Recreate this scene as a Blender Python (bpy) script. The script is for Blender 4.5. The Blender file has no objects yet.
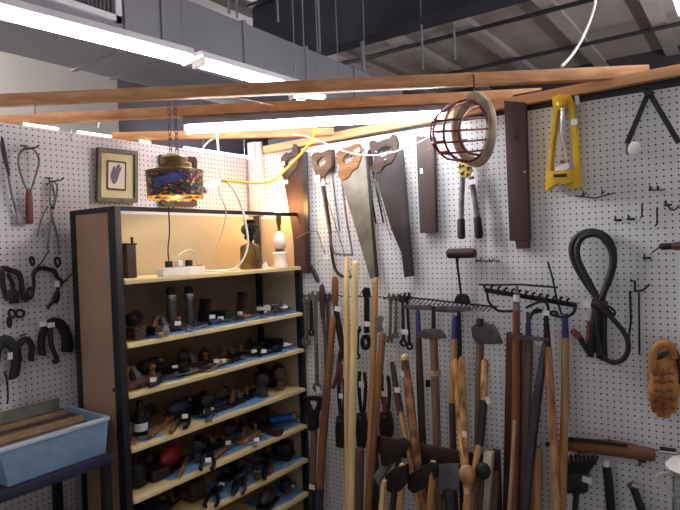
import bpy, bmesh, math, random
from mathutils import Vector, Matrix
random.seed(7)
SC = bpy.context.scene
COL = SC.collection
PI = math.pi

# ------------------------------------------------------------------ camera, world, exposure
F = 579.32; YAW = math.radians(125.385448); PIT = math.radians(-0.932854); ROL = math.radians(-2.078978)
CAM = Vector((2.51825, -2.602053, 1.68))
d_ = Vector((math.cos(YAW)*math.cos(PIT), math.sin(YAW)*math.cos(PIT), math.sin(PIT)))
r_ = Vector((math.sin(YAW), -math.cos(YAW), 0)); u_ = r_.cross(d_)
cR, sR = math.cos(ROL), math.sin(ROL)
r_, u_ = cR*r_ + sR*u_, -sR*r_ + cR*u_
cam = bpy.data.cameras.new('camera'); camo = bpy.data.objects.new('camera', cam); COL.objects.link(camo)
cam.sensor_fit = 'HORIZONTAL'; cam.sensor_width = 36; cam.lens = 36*F/680; cam.clip_start = .05
M = Matrix((r_, u_, -d_)).transposed().to_4x4(); M.translation = CAM
camo.matrix_world = M; SC.camera = camo
W = bpy.data.worlds.new('world'); SC.world = W; W.use_nodes = True
bg = W.node_tree.nodes['Background']; bg.inputs[0].default_value = (.95, .93, .94, 1); bg.inputs[1].default_value = .24
SC.view_settings.view_transform = 'Standard'; SC.view_settings.look = 'None'
SC.view_settings.exposure = 0.68; SC.view_settings.gamma = 1; SC.view_settings.use_curve_mapping = False
TUBE = 14.0      # radiance of the fluorescent tubes

# ------------------------------------------------------------------ places
def ray(x, y): return d_ + r_*((x-340)/F) - u_*((y-255)/F)
def R(x, y, d=.02):                 # point d in front of the right wall (plane Y = 0)
    v = ray(x, y); return CAM + v*((-d-CAM.y)/v.y)
def L(x, y, d=.02):                 # point d in front of the left wall (plane X = 0)
    v = ray(x, y); return CAM + v*((d-CAM.x)/v.x)
def Zp(x, y, z):
    v = ray(x, y); return CAM + v*((z-CAM.z)/v.z)
def D(x, y, t):                     # point at depth t along the view
    return CAM + ray(x, y)*t
def depth(p): return (Vector(p)-CAM).dot(d_)
def pxr(p, w): return w*depth(p)/F/2

# ------------------------------------------------------------------ materials
def lin(c):
    c = c/255; return c/12.92 if c <= .04045 else ((c+.055)/1.055)**2.4
def rgb(c): return (lin(c[0]), lin(c[1]), lin(c[2]), 1)
MATS = {}
def mat(name, c, rough=.6, metal=0, c2=None, scale=20, stretch=(1, 1, 1), bump=0, amount=(.35, .65), detail=4, trans=0, emit=0, coat=0):
    if name in MATS: return MATS[name]
    m = bpy.data.materials.new(name); m.use_nodes = True; MATS[name] = m
    nt = m.node_tree; b = nt.nodes['Principled BSDF']
    b.inputs['Base Color'].default_value = rgb(c); b.inputs['Roughness'].default_value = rough; b.inputs['Metallic'].default_value = metal
    if coat: b.inputs['Coat Weight'].default_value = coat
    if trans: b.inputs['Transmission Weight'].default_value = trans
    if emit:
        b.inputs['Emission Color'].default_value = rgb(c); b.inputs['Emission Strength'].default_value = emit
    tc = nt.nodes.new('ShaderNodeTexCoord'); mp = nt.nodes.new('ShaderNodeMapping'); nz = nt.nodes.new('ShaderNodeTexNoise')
    mp.inputs['Scale'].default_value = stretch; nz.inputs['Scale'].default_value = scale; nz.inputs['Detail'].default_value = detail
    nt.links.new(tc.outputs['Object'], mp.inputs[0]); nt.links.new(mp.outputs[0], nz.inputs['Vector'])
    if c2 is None: c2 = tuple(v*.8 for v in c)
    rp = nt.nodes.new('ShaderNodeValToRGB'); e = rp.color_ramp.elements
    e[0].position, e[1].position = amount; e[0].color = rgb(c2); e[1].color = rgb(c)
    nt.links.new(nz.outputs['Fac'], rp.inputs[0]); nt.links.new(rp.outputs[0], b.inputs['Base Color'])
    if bump:
        bp = nt.nodes.new('ShaderNodeBump'); bp.inputs['Strength'].default_value = bump; bp.inputs['Distance'].default_value = .003
        nt.links.new(nz.outputs['Fac'], bp.inputs['Height']); nt.links.new(bp.outputs[0], b.inputs['Normal'])
    return m
def wood(name, c, c2, axis='z', scale=30, rough=.6):
    st = {'x': (.06, 1, 1), 'y': (1, .06, 1), 'z': (1, 1, .06)}[axis]
    return mat(name, c, rough, 0, c2, scale, st, .15, (.3, .7), 6)
def pegboard(name, c, c2, a, oa, oz):
    m = mat(name, c, .55, 0, c2, 3, bump=0); nt = m.node_tree; b = nt.nodes['Principled BSDF']
    col = b.inputs['Base Color'].links[0].from_socket
    tc = nt.nodes.new('ShaderNodeTexCoord'); sp = nt.nodes.new('ShaderNodeSeparateXYZ'); nt.links.new(tc.outputs['Object'], sp.inputs[0])
    def mth(op, x, y=None, z=None):
        n = nt.nodes.new('ShaderNodeMath'); n.operation = op
        for i, v in enumerate((x, y, z)):
            if v is None: continue
            if isinstance(v, (int, float)): n.inputs[i].default_value = v
            else: nt.links.new(v, n.inputs[i])
        return n.outputs[0]
    sq = []
    for ax, off in ((a, oa), ('Z', oz)):
        v = mth('DIVIDE', mth('SUBTRACT', sp.outputs[ax], off), .0254)
        v = mth('SUBTRACT', mth('FRACT', mth('ADD', v, .5)), .5); sq.append(mth('MULTIPLY', v, v))
    dist = mth('SQRT', mth('ADD', *sq))
    mr = nt.nodes.new('ShaderNodeMapRange'); mr.inputs[1].default_value = .125; mr.inputs[2].default_value = .165
    nt.links.new(dist, mr.inputs[0])
    mx = nt.nodes.new('ShaderNodeMix'); mx.data_type = 'RGBA'; mx.inputs[6].default_value = rgb((38, 33, 36))
    nt.links.new(mr.outputs[0], mx.inputs[0]); nt.links.new(col, mx.inputs[7]); nt.links.new(mx.outputs[2], b.inputs['Base Color'])
    return m
def emis(name, c, s):
    m = bpy.data.materials.new(name); m.use_nodes = True; nt = m.node_tree
    nt.nodes.remove(nt.nodes['Principled BSDF']); e = nt.nodes.new('ShaderNodeEmission')
    e.inputs[0].default_value = rgb(c); e.inputs[1].default_value = s
    nt.links.new(e.outputs[0], nt.nodes['Material Output'].inputs[0]); return m

peg_r = pegboard('pegboard_right', (223, 223, 225), (214, 214, 216), 'X', 2.09127, 1.68-.02804)
peg_l = pegboard('pegboard_left', (218, 210, 212), (208, 199, 202), 'Y', -1.41546, 1.68+.11564)
fir = wood('fir_beam', (214, 162, 114), (190, 132, 86), 'x', 14)
fir_b = mat('fir_beam_diag', (210, 158, 110), .6, 0, (182, 124, 78), 9, (1, 1, 4), .1)
white_p = mat('white_paint', (226, 218, 220), .5, c2=(212, 203, 206), scale=6)
white_pl = mat('white_plastic', (235, 232, 228), .4, c2=(225, 222, 218))
paper = mat('tag_paper', (240, 238, 235), .7, c2=(228, 226, 222))
black = mat('black_metal', (26, 25, 30), .45, .3, (18, 17, 21))
blackm = mat('black_paint', (20, 18, 24), .5, 0, (14, 13, 18))
rubber = mat('black_rubber', (24, 22, 24), .6, 0, (17, 16, 18))
iron = mat('dark_iron', (58, 52, 54), .5, .6, (40, 32, 32), 40, bump=.3)
steel = mat('grey_steel', (132, 128, 128), .42, .45, (92, 86, 86), 30)
bright = mat('bright_steel', (205, 205, 208), .25, .9, (170, 168, 170))
saw_grey = mat('worn_saw_steel', (150, 146, 134), .4, .6, (108, 104, 96), 7, bump=.05)
saw_dark = mat('dark_saw_steel', (66, 58, 58), .42, .4, (52, 44, 45), 8)
saw_red = mat('rusty_saw_steel', (66, 42, 41), .75, .0, (54, 32, 32), 9)
plate = mat('dull_hoe_steel', (98, 92, 94), .5, .5, (74, 66, 66), 18, bump=.1)
brownw = wood('brown_wood', (128, 84, 52), (92, 56, 34))
brown_h = wood('saw_handle_wood', (112, 88, 60), (74, 50, 32), 'x')
orange_h = wood('orange_handle_wood', (164, 116, 68), (114, 70, 38), 'x')
dark_h = wood('dark_handle_wood', (80, 58, 46), (50, 35, 30), 'x')
pale = wood('pale_pole_wood', (222, 192, 142), (196, 158, 104))
tan = wood('tan_handle_wood', (188, 142, 92), (150, 104, 62))
orange = mat('orange_stick_wood', (204, 154, 92), .6, 0, (104, 62, 34), 34, (1, 1, .25), .2, (.36, .60), 6)
redw = wood('red_brown_wood', (98, 60, 46), (68, 40, 32))
rust_h = wood('rust_brown_wood', (148, 98, 58), (98, 60, 36))
greyw = wood('grey_brown_wood', (122, 94, 78), (92, 68, 56))
maroon = wood('maroon_wood', (72, 42, 42), (52, 29, 31), 'z', 24)
levelw = wood('level_wood', (76, 58, 54), (56, 42, 40))
darkbr = wood('dark_brown_wood', (66, 42, 36), (46, 28, 26))
red = mat('red_paint', (150, 30, 34), .4, c2=(120, 22, 26))
redgrip = mat('dull_red_grip', (128, 52, 50), .5, c2=(100, 36, 36))
pink = mat('pink_grip', (180, 62, 88), .5, c2=(150, 44, 66))
yellow = mat('yellow_plastic', (232, 190, 32), .45, c2=(214, 168, 20))
cordy = mat('yellow_cord', (235, 178, 40), .5, c2=(222, 160, 28))
bluegrip = mat('blue_sleeve', (50, 54, 122), .5, c2=(40, 43, 100))
bluebin = mat('blue_bin_plastic', (124, 150, 176), .45, c2=(112, 138, 166))
side_m = mat('tan_hardboard', (170, 138, 112), .6, 0, (152, 122, 98), 3)
cloth = mat('blue_cloth', (136, 180, 226), .85, 0, (96, 144, 200), 26, bump=.6)
navy = mat('navy_paint', (36, 38, 62), .5, c2=(28, 29, 50))
leather = mat('tan_leather', (196, 140, 84), .6, 0, (146, 92, 46), 16, bump=.4)
leath_d = mat('dark_leather', (46, 26, 26), .5, 0, (30, 18, 19), 14, bump=.3)
brass = mat('aged_brass', (140, 116, 62), .4, .75, (92, 74, 40), 12)
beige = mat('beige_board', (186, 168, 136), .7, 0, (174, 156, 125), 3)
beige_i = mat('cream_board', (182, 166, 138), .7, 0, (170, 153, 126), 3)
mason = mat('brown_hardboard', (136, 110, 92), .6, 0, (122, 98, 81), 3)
shelfw = wood('shelf_wood', (236, 212, 160), (220, 190, 134), 'y', 10)
duct_m = mat('duct_metal', (124, 122, 130), .6, .1, (113, 111, 119), 1.2)
roof_m = mat('roof_panel', (158, 148, 144), .7, 0, (140, 130, 127), 1.5)
gird = mat('girder_paint', (46, 46, 56), .6, 0, (38, 38, 47), 2)
pipe_m = mat('pipe_paint', (34, 31, 34), .6)
farw = mat('far_wall_paint', (206, 202, 194), .8, 0, (200, 196, 188), 1)
farw_d = mat('far_dark_wall', (54, 50, 56), .8, 0, (44, 36, 40), .6)
conc = mat('concrete', (128, 122, 116), .8, 0, (110, 104, 98), 4)
grey_fix = mat('grey_fixture_enamel', (150, 149, 158), .5, c2=(142, 141, 150))
fix_m = mat('fixture_enamel', (214, 212, 216), .4, c2=(206, 204, 208))
glass = mat('clear_glass', (240, 245, 245), .03, trans=1, c2=(236, 242, 242))
milk = mat('milk_glass', (240, 226, 212), .25, c2=(232, 216, 200))
green_d = mat('dark_green_paint', (34, 52, 46), .5, c2=(26, 40, 36))
lav = mat('lavender_grip', (150, 140, 154), .5, c2=(132, 122, 138))
grey_b = mat('grey_board', (116, 116, 106), .7, c2=(98, 98, 90))
folder = mat('brown_card', (128, 98, 72), .7, 0, (84, 62, 46), 30, (1, .2, 1))
paleplank = wood('weathered_plank', (176, 162, 146), (138, 122, 108))
tube_m = emis('tube_light', (251, 250, 255), TUBE)
shop_m = emis('shop_tube_light', (251, 250, 255), TUBE*2.4)
added_batten_m = emis('added_batten_light', (251, 250, 255), TUBE*8)
strip_m = emis('wall_strip_glow', (250, 246, 255), 3.0)

# ------------------------------------------------------------------ mesh builder
def crom(p, closed=False, k=6):
    p = [Vector(q) for q in p]; n = len(p); out = []
    if n < 3: return p
    rng = range(n if closed else n-1)
    for i in rng:
        if closed: a, b, c, e = p[(i-1) % n], p[i], p[(i+1) % n], p[(i+2) % n]
        else: a, b, c, e = p[max(i-1, 0)], p[i], p[i+1], p[min(i+2, n-1)]
        for j in range(k):
            t = j/k
            out.append(.5*((2*b)+(c-a)*t+(2*a-5*b+4*c-e)*t*t+(3*b-a-3*c+e)*t**3))
    if not closed: out.append(p[-1])
    return out
class MB:
    def __init__(s): s.v = []; s.f = []
    def add(s, v, f):
        o = len(s.v); s.v += [Vector(q) for q in v]; s.f += [[i+o for i in q] for q in f]; return s
    def box(s, c, size, rot=None):
        c = Vector(c); h = [q/2 for q in size]; vs = []
        for x in (-1, 1):
            for y in (-1, 1):
                for z in (-1, 1):
                    q = Vector((x*h[0], y*h[1], z*h[2])); vs.append(c+(rot @ q if rot else q))
        return s.add(vs, [(0, 1, 3, 2), (4, 6, 7, 5), (0, 4, 5, 1), (2, 3, 7, 6), (0, 2, 6, 4), (1, 5, 7, 3)])
    def bbox(s, a, b):
        a, b = Vector(a), Vector(b); return s.box((a+b)/2, [abs(q) for q in (b-a)])
    def beam(s, a, b, w, h, up=(0, 0, 1)):
        a, b = Vector(a), Vector(b); t = (b-a); l = t.length; t.normalize(); sd = t.cross(Vector(up)).normalized(); u = sd.cross(t)
        return s.box((a+b)/2, (l, w, h), Matrix((t, sd, u)).transposed())
    def tube(s, pts, r, n=8, closed=False, flat=1.0):
        pts = [Vector(p) for p in pts]; m = len(pts)
        rs = r if isinstance(r, (list, tuple)) else [r]*m
        T = []
        for i in range(m):
            a = pts[(i-1) % m] if closed else pts[max(i-1, 0)]; b = pts[(i+1) % m] if closed else pts[min(i+1, m-1)]
            t = b-a; T.append(t.normalized() if t.length > 1e-9 else Vector((0, 0, 1)))
        ref = Vector((0, 1, 0)) if abs(T[0].y) < .9 else Vector((1, 0, 0))
        N = (ref-T[0]*ref.dot(T[0])).normalized(); vs = []
        for i in range(m):
            N = (N-T[i]*N.dot(T[i])); N = N.normalized() if N.length > 1e-9 else T[i].orthogonal().normalized()
            B = T[i].cross(N)
            for k in range(n):
                a = 2*PI*k/n; vs.append(pts[i]+(N*math.cos(a)*flat+B*math.sin(a))*rs[i])
        fs = []
        for i in range(m if closed else m-1):
            j = (i+1) % m
            for k in range(n): fs.append((i*n+k, i*n+(k+1) % n, j*n+(k+1) % n, j*n+k))
        if not closed: fs += [tuple(range(n))[::-1], tuple((m-1)*n+k for k in range(n))]
        return s.add(vs, fs)
    def lathe(s, prof, base=(0, 0, 0), axis=(0, 0, 1), n=16):
        base = Vector(base); ax = Vector(axis).normalized()
        return s.tube([base+ax*h for q, h in prof], [max(q, 1e-4) for q, h in prof], n) if len(prof) > 2 and False else s._lathe(prof, base, ax, n)
    def _lathe(s, prof, base, ax, n):
        e1 = ax.orthogonal().normalized(); e2 = ax.cross(e1); vs = []
        for q, h in prof:
            for k in range(n):
                a = 2*PI*k/n; vs.append(base+ax*h+(e1*math.cos(a)+e2*math.sin(a))*max(q, 1e-4))
        m = len(prof); fs = []
        for i in range(m-1):
            for k in range(n): fs.append((i*n+k, i*n+(k+1) % n, (i+1)*n+(k+1) % n, (i+1)*n+k))
        fs += [tuple(range(n))[::-1], tuple((m-1)*n+k for k in range(n))]
        return s.add(vs, fs)
    def prism(s, pts, off):
        off = Vector(off); a = [Vector(p) for p in pts]; n = len(a)
        return s.add(a+[p+off for p in a], [tuple(range(n)), tuple(range(2*n-1, n-1, -1))]+[(i, i+n, (i+1) % n+n, (i+1) % n) for i in range(n)])
    def ringprism(s, outer, inner, off, n=40):
        off = Vector(off)
        def res(p):
            p = [Vector(q) for q in p]; p.append(p[0]); d = [0]
            for i in range(len(p)-1): d.append(d[-1]+(p[i+1]-p[i]).length)
            out = []
            for k in range(n):
                t = d[-1]*k/n; i = 0
                while d[i+1] < t: i += 1
                out.append(p[i].lerp(p[i+1], (t-d[i])/max(d[i+1]-d[i], 1e-9)))
            return out
        o, q = res(outer), res(inner)
        best = min((((sum((o[k]-q[(sg*k+sh) % n]).length for k in range(n))), sg, sh) for sg in (1, -1) for sh in range(n)))
        q = [q[(best[1]*k+best[2]) % n] for k in range(n)]
        vs = o+q+[p+off for p in o]+[p+off for p in q]; fs = []
        for k in range(n):
            j = (k+1) % n
            fs += [(k, j, n+j, n+k), (2*n+k, 3*n+k, 3*n+j, 2*n+j), (k, 2*n+k, 2*n+j, j), (n+k, n+j, 3*n+j, 3*n+k)]
        return s.add(vs, fs)
    def ball(s, c, rad, rot=None, n=14, m=9):
        c = Vector(c); rad = Vector(rad) if not isinstance(rad, (int, float)) else Vector((rad,)*3); vs = []; fs = []
        for i in range(m+1):
            th = PI*(i/m)*.998+.001*PI
            for k in range(n):
                a = 2*PI*k/n; q = Vector((rad.x*math.sin(th)*math.cos(a), rad.y*math.sin(th)*math.sin(a), rad.z*math.cos(th)))
                vs.append(c+(rot @ q if rot else q))
        for i in range(m):
            for k in range(n): fs.append((i*n+k, (i+1)*n+k, (i+1)*n+(k+1) % n, i*n+(k+1) % n))
        fs += [tuple(range(n)), tuple(m*n+k for k in range(n))[::-1]]
        return s.add(vs, fs)
    def build(s, name, m, parent=None, bev=0, ang=35):
        me = bpy.data.meshes.new(name); me.from_pydata([tuple(v) for v in s.v], [], s.f)
        bm = bmesh.new(); bm.from_mesh(me); bmesh.ops.recalc_face_normals(bm, faces=bm.faces)
        if bev: bmesh.ops.bevel(bm, geom=[e for e in bm.edges if len(e.link_faces) == 2 and e.calc_face_angle(0) > .6], offset=bev, segments=2, affect='EDGES', profile=.6, clamp_overlap=True)
        bm.to_mesh(me); bm.free()
        me.shade_smooth(); me.set_sharp_from_angle(angle=math.radians(ang))
        o = bpy.data.objects.new(name, me); COL.objects.link(o); me.materials.append(m)
        if parent is not None: o.parent = parent
        return o
WORLD = []
def props(o, label, cat, group=None):
    o['label'] = label; o['category'] = cat
    if group: o['group'] = group
    return o
def thing(name, label, cat, group=None, loc=None, rz=0):
    o = bpy.data.objects.new(name, None); COL.objects.link(o); o.empty_display_size = .05
    if loc is None: WORLD.append(o)
    else: o.location = loc; o.rotation_euler = (0, 0, rz)
    return props(o, label, cat, group)
def solo(mb, name, m, label, cat, group=None, bev=0, ang=35):
    o = mb.build(name, m, None, bev, ang); WORLD.append(o); return props(o, label, cat, group)
def struct(mb, name, m, bev=0, parent=None):
    o = mb.build(name, m, parent, bev)
    if parent is None: o['kind'] = 'structure'
    return o
def finish():
    for o in WORLD:
        def desc(q): return [q]+[z for c in q.children for z in desc(c)]
        ms = [q for q in desc(o) if q.type == 'MESH']
        vs = [v.co for q in ms for v in q.data.vertices]
        if not vs: continue
        lo = [min(v[i] for v in vs) for i in range(3)]; hi = [max(v[i] for v in vs) for i in range(3)]
        b = Vector(((lo[0]+hi[0])/2, (lo[1]+hi[1])/2, lo[2]))
        for q in ms: q.data.transform(Matrix.Translation(-b))
        o.location = b
# silhouettes on the two walls
def silR(px, d, th, sm=0):
    p = [R(x, y, d) for x, y in px]; return MB().prism(crom(p, True, sm) if sm else p, (0, -th, 0))
def silL(px, d, th, sm=0):
    p = [L(x, y, d) for x, y in px]; return MB().prism(crom(p, True, sm) if sm else p, (th, 0, 0))
def wireR(px, d, r, sm=True, n=7, closed=False):
    p = [R(q[0], q[1], q[2] if len(q) > 2 else d) for q in px]; return MB().tube(crom(p, closed) if sm else p, r, n, closed)
def wireL(px, d, r, sm=True, n=7, closed=False):
    p = [L(q[0], q[1], q[2] if len(q) > 2 else d) for q in px]; return MB().tube(crom(p, closed) if sm else p, r, n, closed)
def tagR(px, py, d, parent, w=7, h=6, rot=0, lab=None):
    c = R(px, py, d); k = depth(c)/F; w *= k/2; h *= k/2
    ca, sa = math.cos(rot), math.sin(rot)
    pts = [c+Vector((a*w*ca-b*h*sa, 0, a*w*sa+b*h*ca)) for a, b in ((-1, -1), (1, -1), (1, 1), (-1, 1))]
    o = MB().prism(pts, (0, -.0015, 0)).build('price_tag', paper, parent); o['label'] = lab or 'white paper price tag'; return o
def tagL(px, py, d, parent, w=7, h=6):
    c = L(px, py, d); k = depth(c)/F; w *= k/2*1.2; h *= k/2
    pts = [c+Vector((0, a*w, b*h)) for a, b in ((-1, -1), (1, -1), (1, 1), (-1, 1))]
    o = MB().prism(pts, (.0015, 0, 0)).build('price_tag', paper, parent); o['label'] = 'white paper price tag'; return o
def hookR(px, py, parent, out=.05, name='peg_hook'):
    a = R(px, py, .004); p = [a, a+Vector((0, -out*.6, -.004)), a+Vector((0, -out, .004)), a+Vector((0, -out-.003, .016))]
    return MB().tube(p, .0028, 6).build(name, black, parent)
def poleR(pts, floor=True):        # (px, py, width_px, depth) from the top down, carried on to the floor
    P = [R(x, y, d) for x, y, w, d in pts]; rs = [pxr(P[i], pts[i][2]*.92) for i in range(len(pts))]
    if floor:
        a, b = P[-2], P[-1]; t = (b-a); k = (.004-b.z)/t.z; P.append(b+t*k); rs.append(rs[-1])
    return MB().tube(P, rs, 10)

# ================================================================== SETTING
struct(MB().bbox((-6, -7, -.1), (7, 10, 0)), 'floor', conc)
w = struct(MB().bbox((0, 0, 0), (3.6, .012, 2.247)), 'wall_right', peg_r)
struct(MB().bbox((-.012, -3.2, 0), (0, .012, 2.240)), 'wall_left', peg_l)
struct(MB().bbox((.17, .002, 2.247), (3.6, .03, 2.33)), 'trim_1', blackm)
struct(MB().beam((.165, -.014, 2.266), (3.5, -.014, 2.322), .05, .042), 'trim_2', fir, .003)
t = MB().bbox((.03, -.030, 1.88), (.09, -.002, 2.325)); struct(t, 'trim_3', white_p, .003)
struct(MB().bbox((.089, -.024, 1.88), (.128, -.002, 2.322)), 'trim_4', white_p, .003)
# slim emissive strips draw the bright line along the left wall top
for (xa, ya), (xb, yb), lab in (((24, 124.5), (58, 129.8), 'leftmost thin strip glowing along the top edge of the left wall'), ((78, 132), (111, 137.6), 'thin glowing strip on the left wall top, above the framed wing print'), ((140, 141.5), (150, 143), 'shortest thin glowing strip on the left wall top, left of the lamp chain'), ((184, 147.6), (246, 156.4), 'thin glowing strip on the left wall top between the glass lamp and corner post')):
    t = thing('glow_strip', lab, 'light', 'glowing strips on the left wall top')
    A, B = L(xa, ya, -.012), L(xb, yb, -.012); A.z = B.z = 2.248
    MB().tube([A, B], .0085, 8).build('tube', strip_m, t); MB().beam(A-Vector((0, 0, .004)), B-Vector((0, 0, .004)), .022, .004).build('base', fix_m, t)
# building shell far behind
struct(MB().bbox((-4.1, -7, 0), (-4.0, 1.83, 5.0)), 'wall_far_left', farw)
struct(MB().bbox((-6, 9.9, 0), (7, 10, 5.2)), 'wall_far_back', farw_d)
struct(MB().bbox((-6.1, -7, 0), (-6, 10, 5.2)), 'wall_far_side', farw_d)
# roof: panels with standing seams, rafters, purlin pipes, girder
rf = struct(MB().bbox((-6, -7, 5.15), (7.1, 10, 5.25)), 'ceiling', roof_m)
for i, x in enumerate((-4.6, -3.4, -2.2, -1.02, .2, 1.4, 2.6, 3.8)):
    m = MB().bbox((x-.05, -7, 5.02), (x+.05, 10, 5.15)); m.bbox((x-.11, -7, 5.0), (x+.11, 10, 5.02)); m.build('rafter', roof_m, rf)
for y in (2.2, 4.2, 6.0, 7.9):
    p = solo(MB().tube([(-5.9, y, 4.93), (6.9, y, 4.93)], .035, 8), 'roof_pipe', pipe_m, 'x', 'pipe')
    p['label'] = {2.2: 'dark roof pipe crossing the ceiling nearest the camera, high above the wooden beams', 4.2: 'dark roof pipe running beside the deep dark girder', 6.0: 'dark roof pipe passing behind the hanging white cable', 7.9: 'farthest dark roof pipe, just above the beam ends'}[y]
    p['group'] = 'roof pipes'
g = MB().bbox((-3.0, 3.30, 4.15), (6.9, 3.36, 4.98)); g.bbox((-3.0, 3.2, 4.12), (6.9, 3.46, 4.16)); g.bbox((-3.0, 3.2, 4.96), (6.9, 3.46, 5.0))
struct(g, 'trim_6', gird)
# rectangular ventilation duct with seams and a grille
du = thing('ventilation_duct', 'large grey rectangular ventilation duct running under the roof at upper left', 'duct')
MB().bbox((-1.9, -3.4, 3.18), (-1.2, 4.2, 3.735)).build('duct_body', duct_m, du, .004)
for y in (.02, .35, 1.25, 2.15, 3.05):
    q = MB(); q.bbox((-1.93, y-.02, 3.165), (-1.18, y+.02, 3.75)); q.build('seam_flange', duct_m, du)
zb, zt, y0, y1 = 3.35, 3.69, -1.0, -.035
fr = MB(); fr.bbox((-1.198, y0, zb), (-1.165, y1, zb+.045)); fr.bbox((-1.198, y0, zt-.045), (-1.165, y1, zt)); fr.bbox((-1.198, y1-.045, zb), (-1.165, y1, zt)); fr.bbox((-1.198, y0, zb), (-1.165, y0+.045, zt)); fr.build('grille_frame', fix_m, du)
sl = MB(); sl.bbox((-1.197, y0+.04, zb+.04), (-1.193, y1-.04, zt-.04))
for i in range(28): sl.bbox((-1.193, y0+.05+i*.0312, zb+.045), (-1.178, y0+.056+i*.0312, zt-.045))
sl.build('grille_louvre', mat('louvre_dark', (92, 88, 94), .5), du)
hr = [(320, 53, 0), (363, 70, 0), (229, 14, -3), (237, 18, -6), (278, 22, -2), (423, 70, 0), (455, 60, 0)]
for i, (x, y, k) in enumerate(hr):
    a = L(x, y, -1.22 if x < 300 else -1.25)
    if x > 375: a = D(x, y, 6.5)
    s = solo(MB().tube([a, (a.x, a.y, 5.15)], .012 if x != 363 else .02, 6), 'hanger_rod', duct_m, 'x', 'rod')
    s['label'] = ['thin hanger rod dropping to the duct left of the thickest rod', 'thickest hanger rod, dropping past the dark girder to the duct end', 'leftmost thin hanger rod above the duct', 'second hanger rod from the left above the duct', 'hanger rod in front of the dark girder end', 'thin rod hanging from the roof right of the girder', 'thin rod hanging beside the stub pipes'][i]
    s['group'] = 'hanger rods'

# ------------------------------------------------------------------ fluorescent fixtures
def fixture(a, b, label, tubes=1, wid=.11, group='fluorescent light fixtures', top=.045, rad=.019, bare=False, m=None, hang=None, hm=None):
    a, b = Vector(a), Vector(b); t = thing('fluorescent_fixture', label, 'light', group)
    ax = (b-a).normalized(); sd = ax.cross(Vector((0, 0, 1))).normalized(); up = Vector((0, 0, 1))
    sec = [(-wid/2, .0), (-wid*.28, top), (wid*.28, top), (wid/2, .0), (wid/2-.004, -.002), (wid*.25, .022), (-wid*.25, .022), (-wid/2+.004, -.002)]
    if bare: sec = [(-.02, 0), (-.02, .04), (.02, .04), (.02, 0)]
    MB().prism([a-ax*.02+sd*x+up*(z+.014) for x, z in sec], (b-a)+ax*.04).build('housing', hm or fix_m, t)
    offs = [0] if tubes == 1 else [-wid*.25, wid*.25]
    if bare: offs = [-.055, .055]
    for o in offs:
        z = up*(-.004 if not bare else .02)
        MB().tube([a+sd*o+z, b+sd*o+z], rad, 12).build('fluorescent_tube', m or tube_m, t)
        for e, s in ((a, -1), (b, 1)):
            MB().box(e+sd*o*.8+z+ax*s*.010, (.018, .03+abs(o), .05), Matrix((ax, sd, up)).transposed()).build('lamp_holder', white_pl, t, .003)
    for k in (hang or ()):
        c = a.lerp(b, k)+up*.05; MB().tube([c, Vector((c.x, c.y, 5.15))], .004, 5).build('suspension_rod', duct_m, t)
    return t
fixture((.352, -.757, 2.262), (1.372, -.128, 2.268), 'shop light hanging just under the wooden beams, above the handsaws', 1, .056, top=.040, rad=.021, m=shop_m, hm=grey_fix)
z1 = 2.80
fixture(Zp(-48, -1, z1), Zp(187, 59, z1), 'nearer overhead light at upper left, its tubes cut by the photo edge', 2, .125, hang=(.2, .98))
fixture(Zp(200.5, 62.5, z1), Zp(315, 94.5, z1), 'farther overhead light, end to end with the one at upper left', 2, .125, hang=(.9,))
fixture((2.31, -.30, 2.8), (2.31, .92, 2.8), 'overhead light just showing in the top right corner', 2, .16, hang=(.1, .9))
# unseen hall lights; bare battens are added to brighten roof, duct and far wall
for i, (p, q) in enumerate((((.9, -3.6, 2.9), (.9, -2.4, 2.9)), ((2.9, -4.2, 2.9), (2.9, -3.0, 2.9)))):
    fixture(p, q, 'overhead hall light outside the photo', 2, .16, 'hall lights out of frame', hang=(.1, .9))
for i, (x, y) in enumerate(((3.9, .4), (3.9, 3.4), (3.9, 6.4), (5.6, 2), (5.6, 5), (-2.5, -3.4), (-2.5, -1.9), (-4.9, 3.9))):
    fixture((x, y, 3.3), (x, y+1.2, 3.3), 'unseen bare batten added to brighten roof and far wall', 2, .2, 'added bare battens out of frame', rad=.03, bare=True, m=added_batten_m, hang=(.1, .9))
a = Zp(293, 97, 2.9); b = Zp(322, 98.5, 2.9); fixture(a, b, 'distant hall light seen between the upper two beams', 2, .16, hang=(.1, .9))
a = Zp(336, 110, 2.9); b = Zp(370, 112, 2.9); fixture(a, b, 'distant hall light seen under the second beam, over the shop light', 2, .16, hang=(.1, .9))
sp = MB().lathe([(.001, 0), (.05, .01), (.06, .03), (.02, .06)], L(124, 64, -3.2), (0, 0, 1), 12)
solo(sp, 'ceiling_spotlight', emis('spot_yellow', (255, 225, 130), 2.0), 'small yellowish ceiling lamp glowing in the dark behind the overhead light', 'light')

# ------------------------------------------------------------------ wooden beams over the stall
dirb = Vector((2.26, 1.466, 0)).normalized()
def beam(a, b, w, h, label):
    a, b = Vector(a), Vector(b); m = MB(); N = 14; sd = (b-a).normalized().cross(Vector((0, 0, 1)))
    return m.beam(a, b, w, h), label
m, l = beam((-.75, -1.852, 2.349), (2.19, .050, 2.336), .038, .050, ''); solo(m, 'wooden_beam', fir_b, 'longest wooden beam, topmost, ending on the right wall plate', 'beam', 'wooden beams', .003)
m, l = beam((-1.0, -1.60, 2.343), (1.755, .085, 2.333), .038, .047, ''); solo(m, 'wooden_beam', fir_b, 'second wooden beam, just below the longest one, carrying the chained lamp', 'beam', 'wooden beams', .003)
m, l = beam((-.17, -.815, 2.285), (.70, -.06, 2.292), .038, .042, ''); solo(m, 'wooden_beam', fir_b, 'short lowest wooden beam bracing the corner behind the shop light', 'beam', 'wooden beams', .003)
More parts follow.
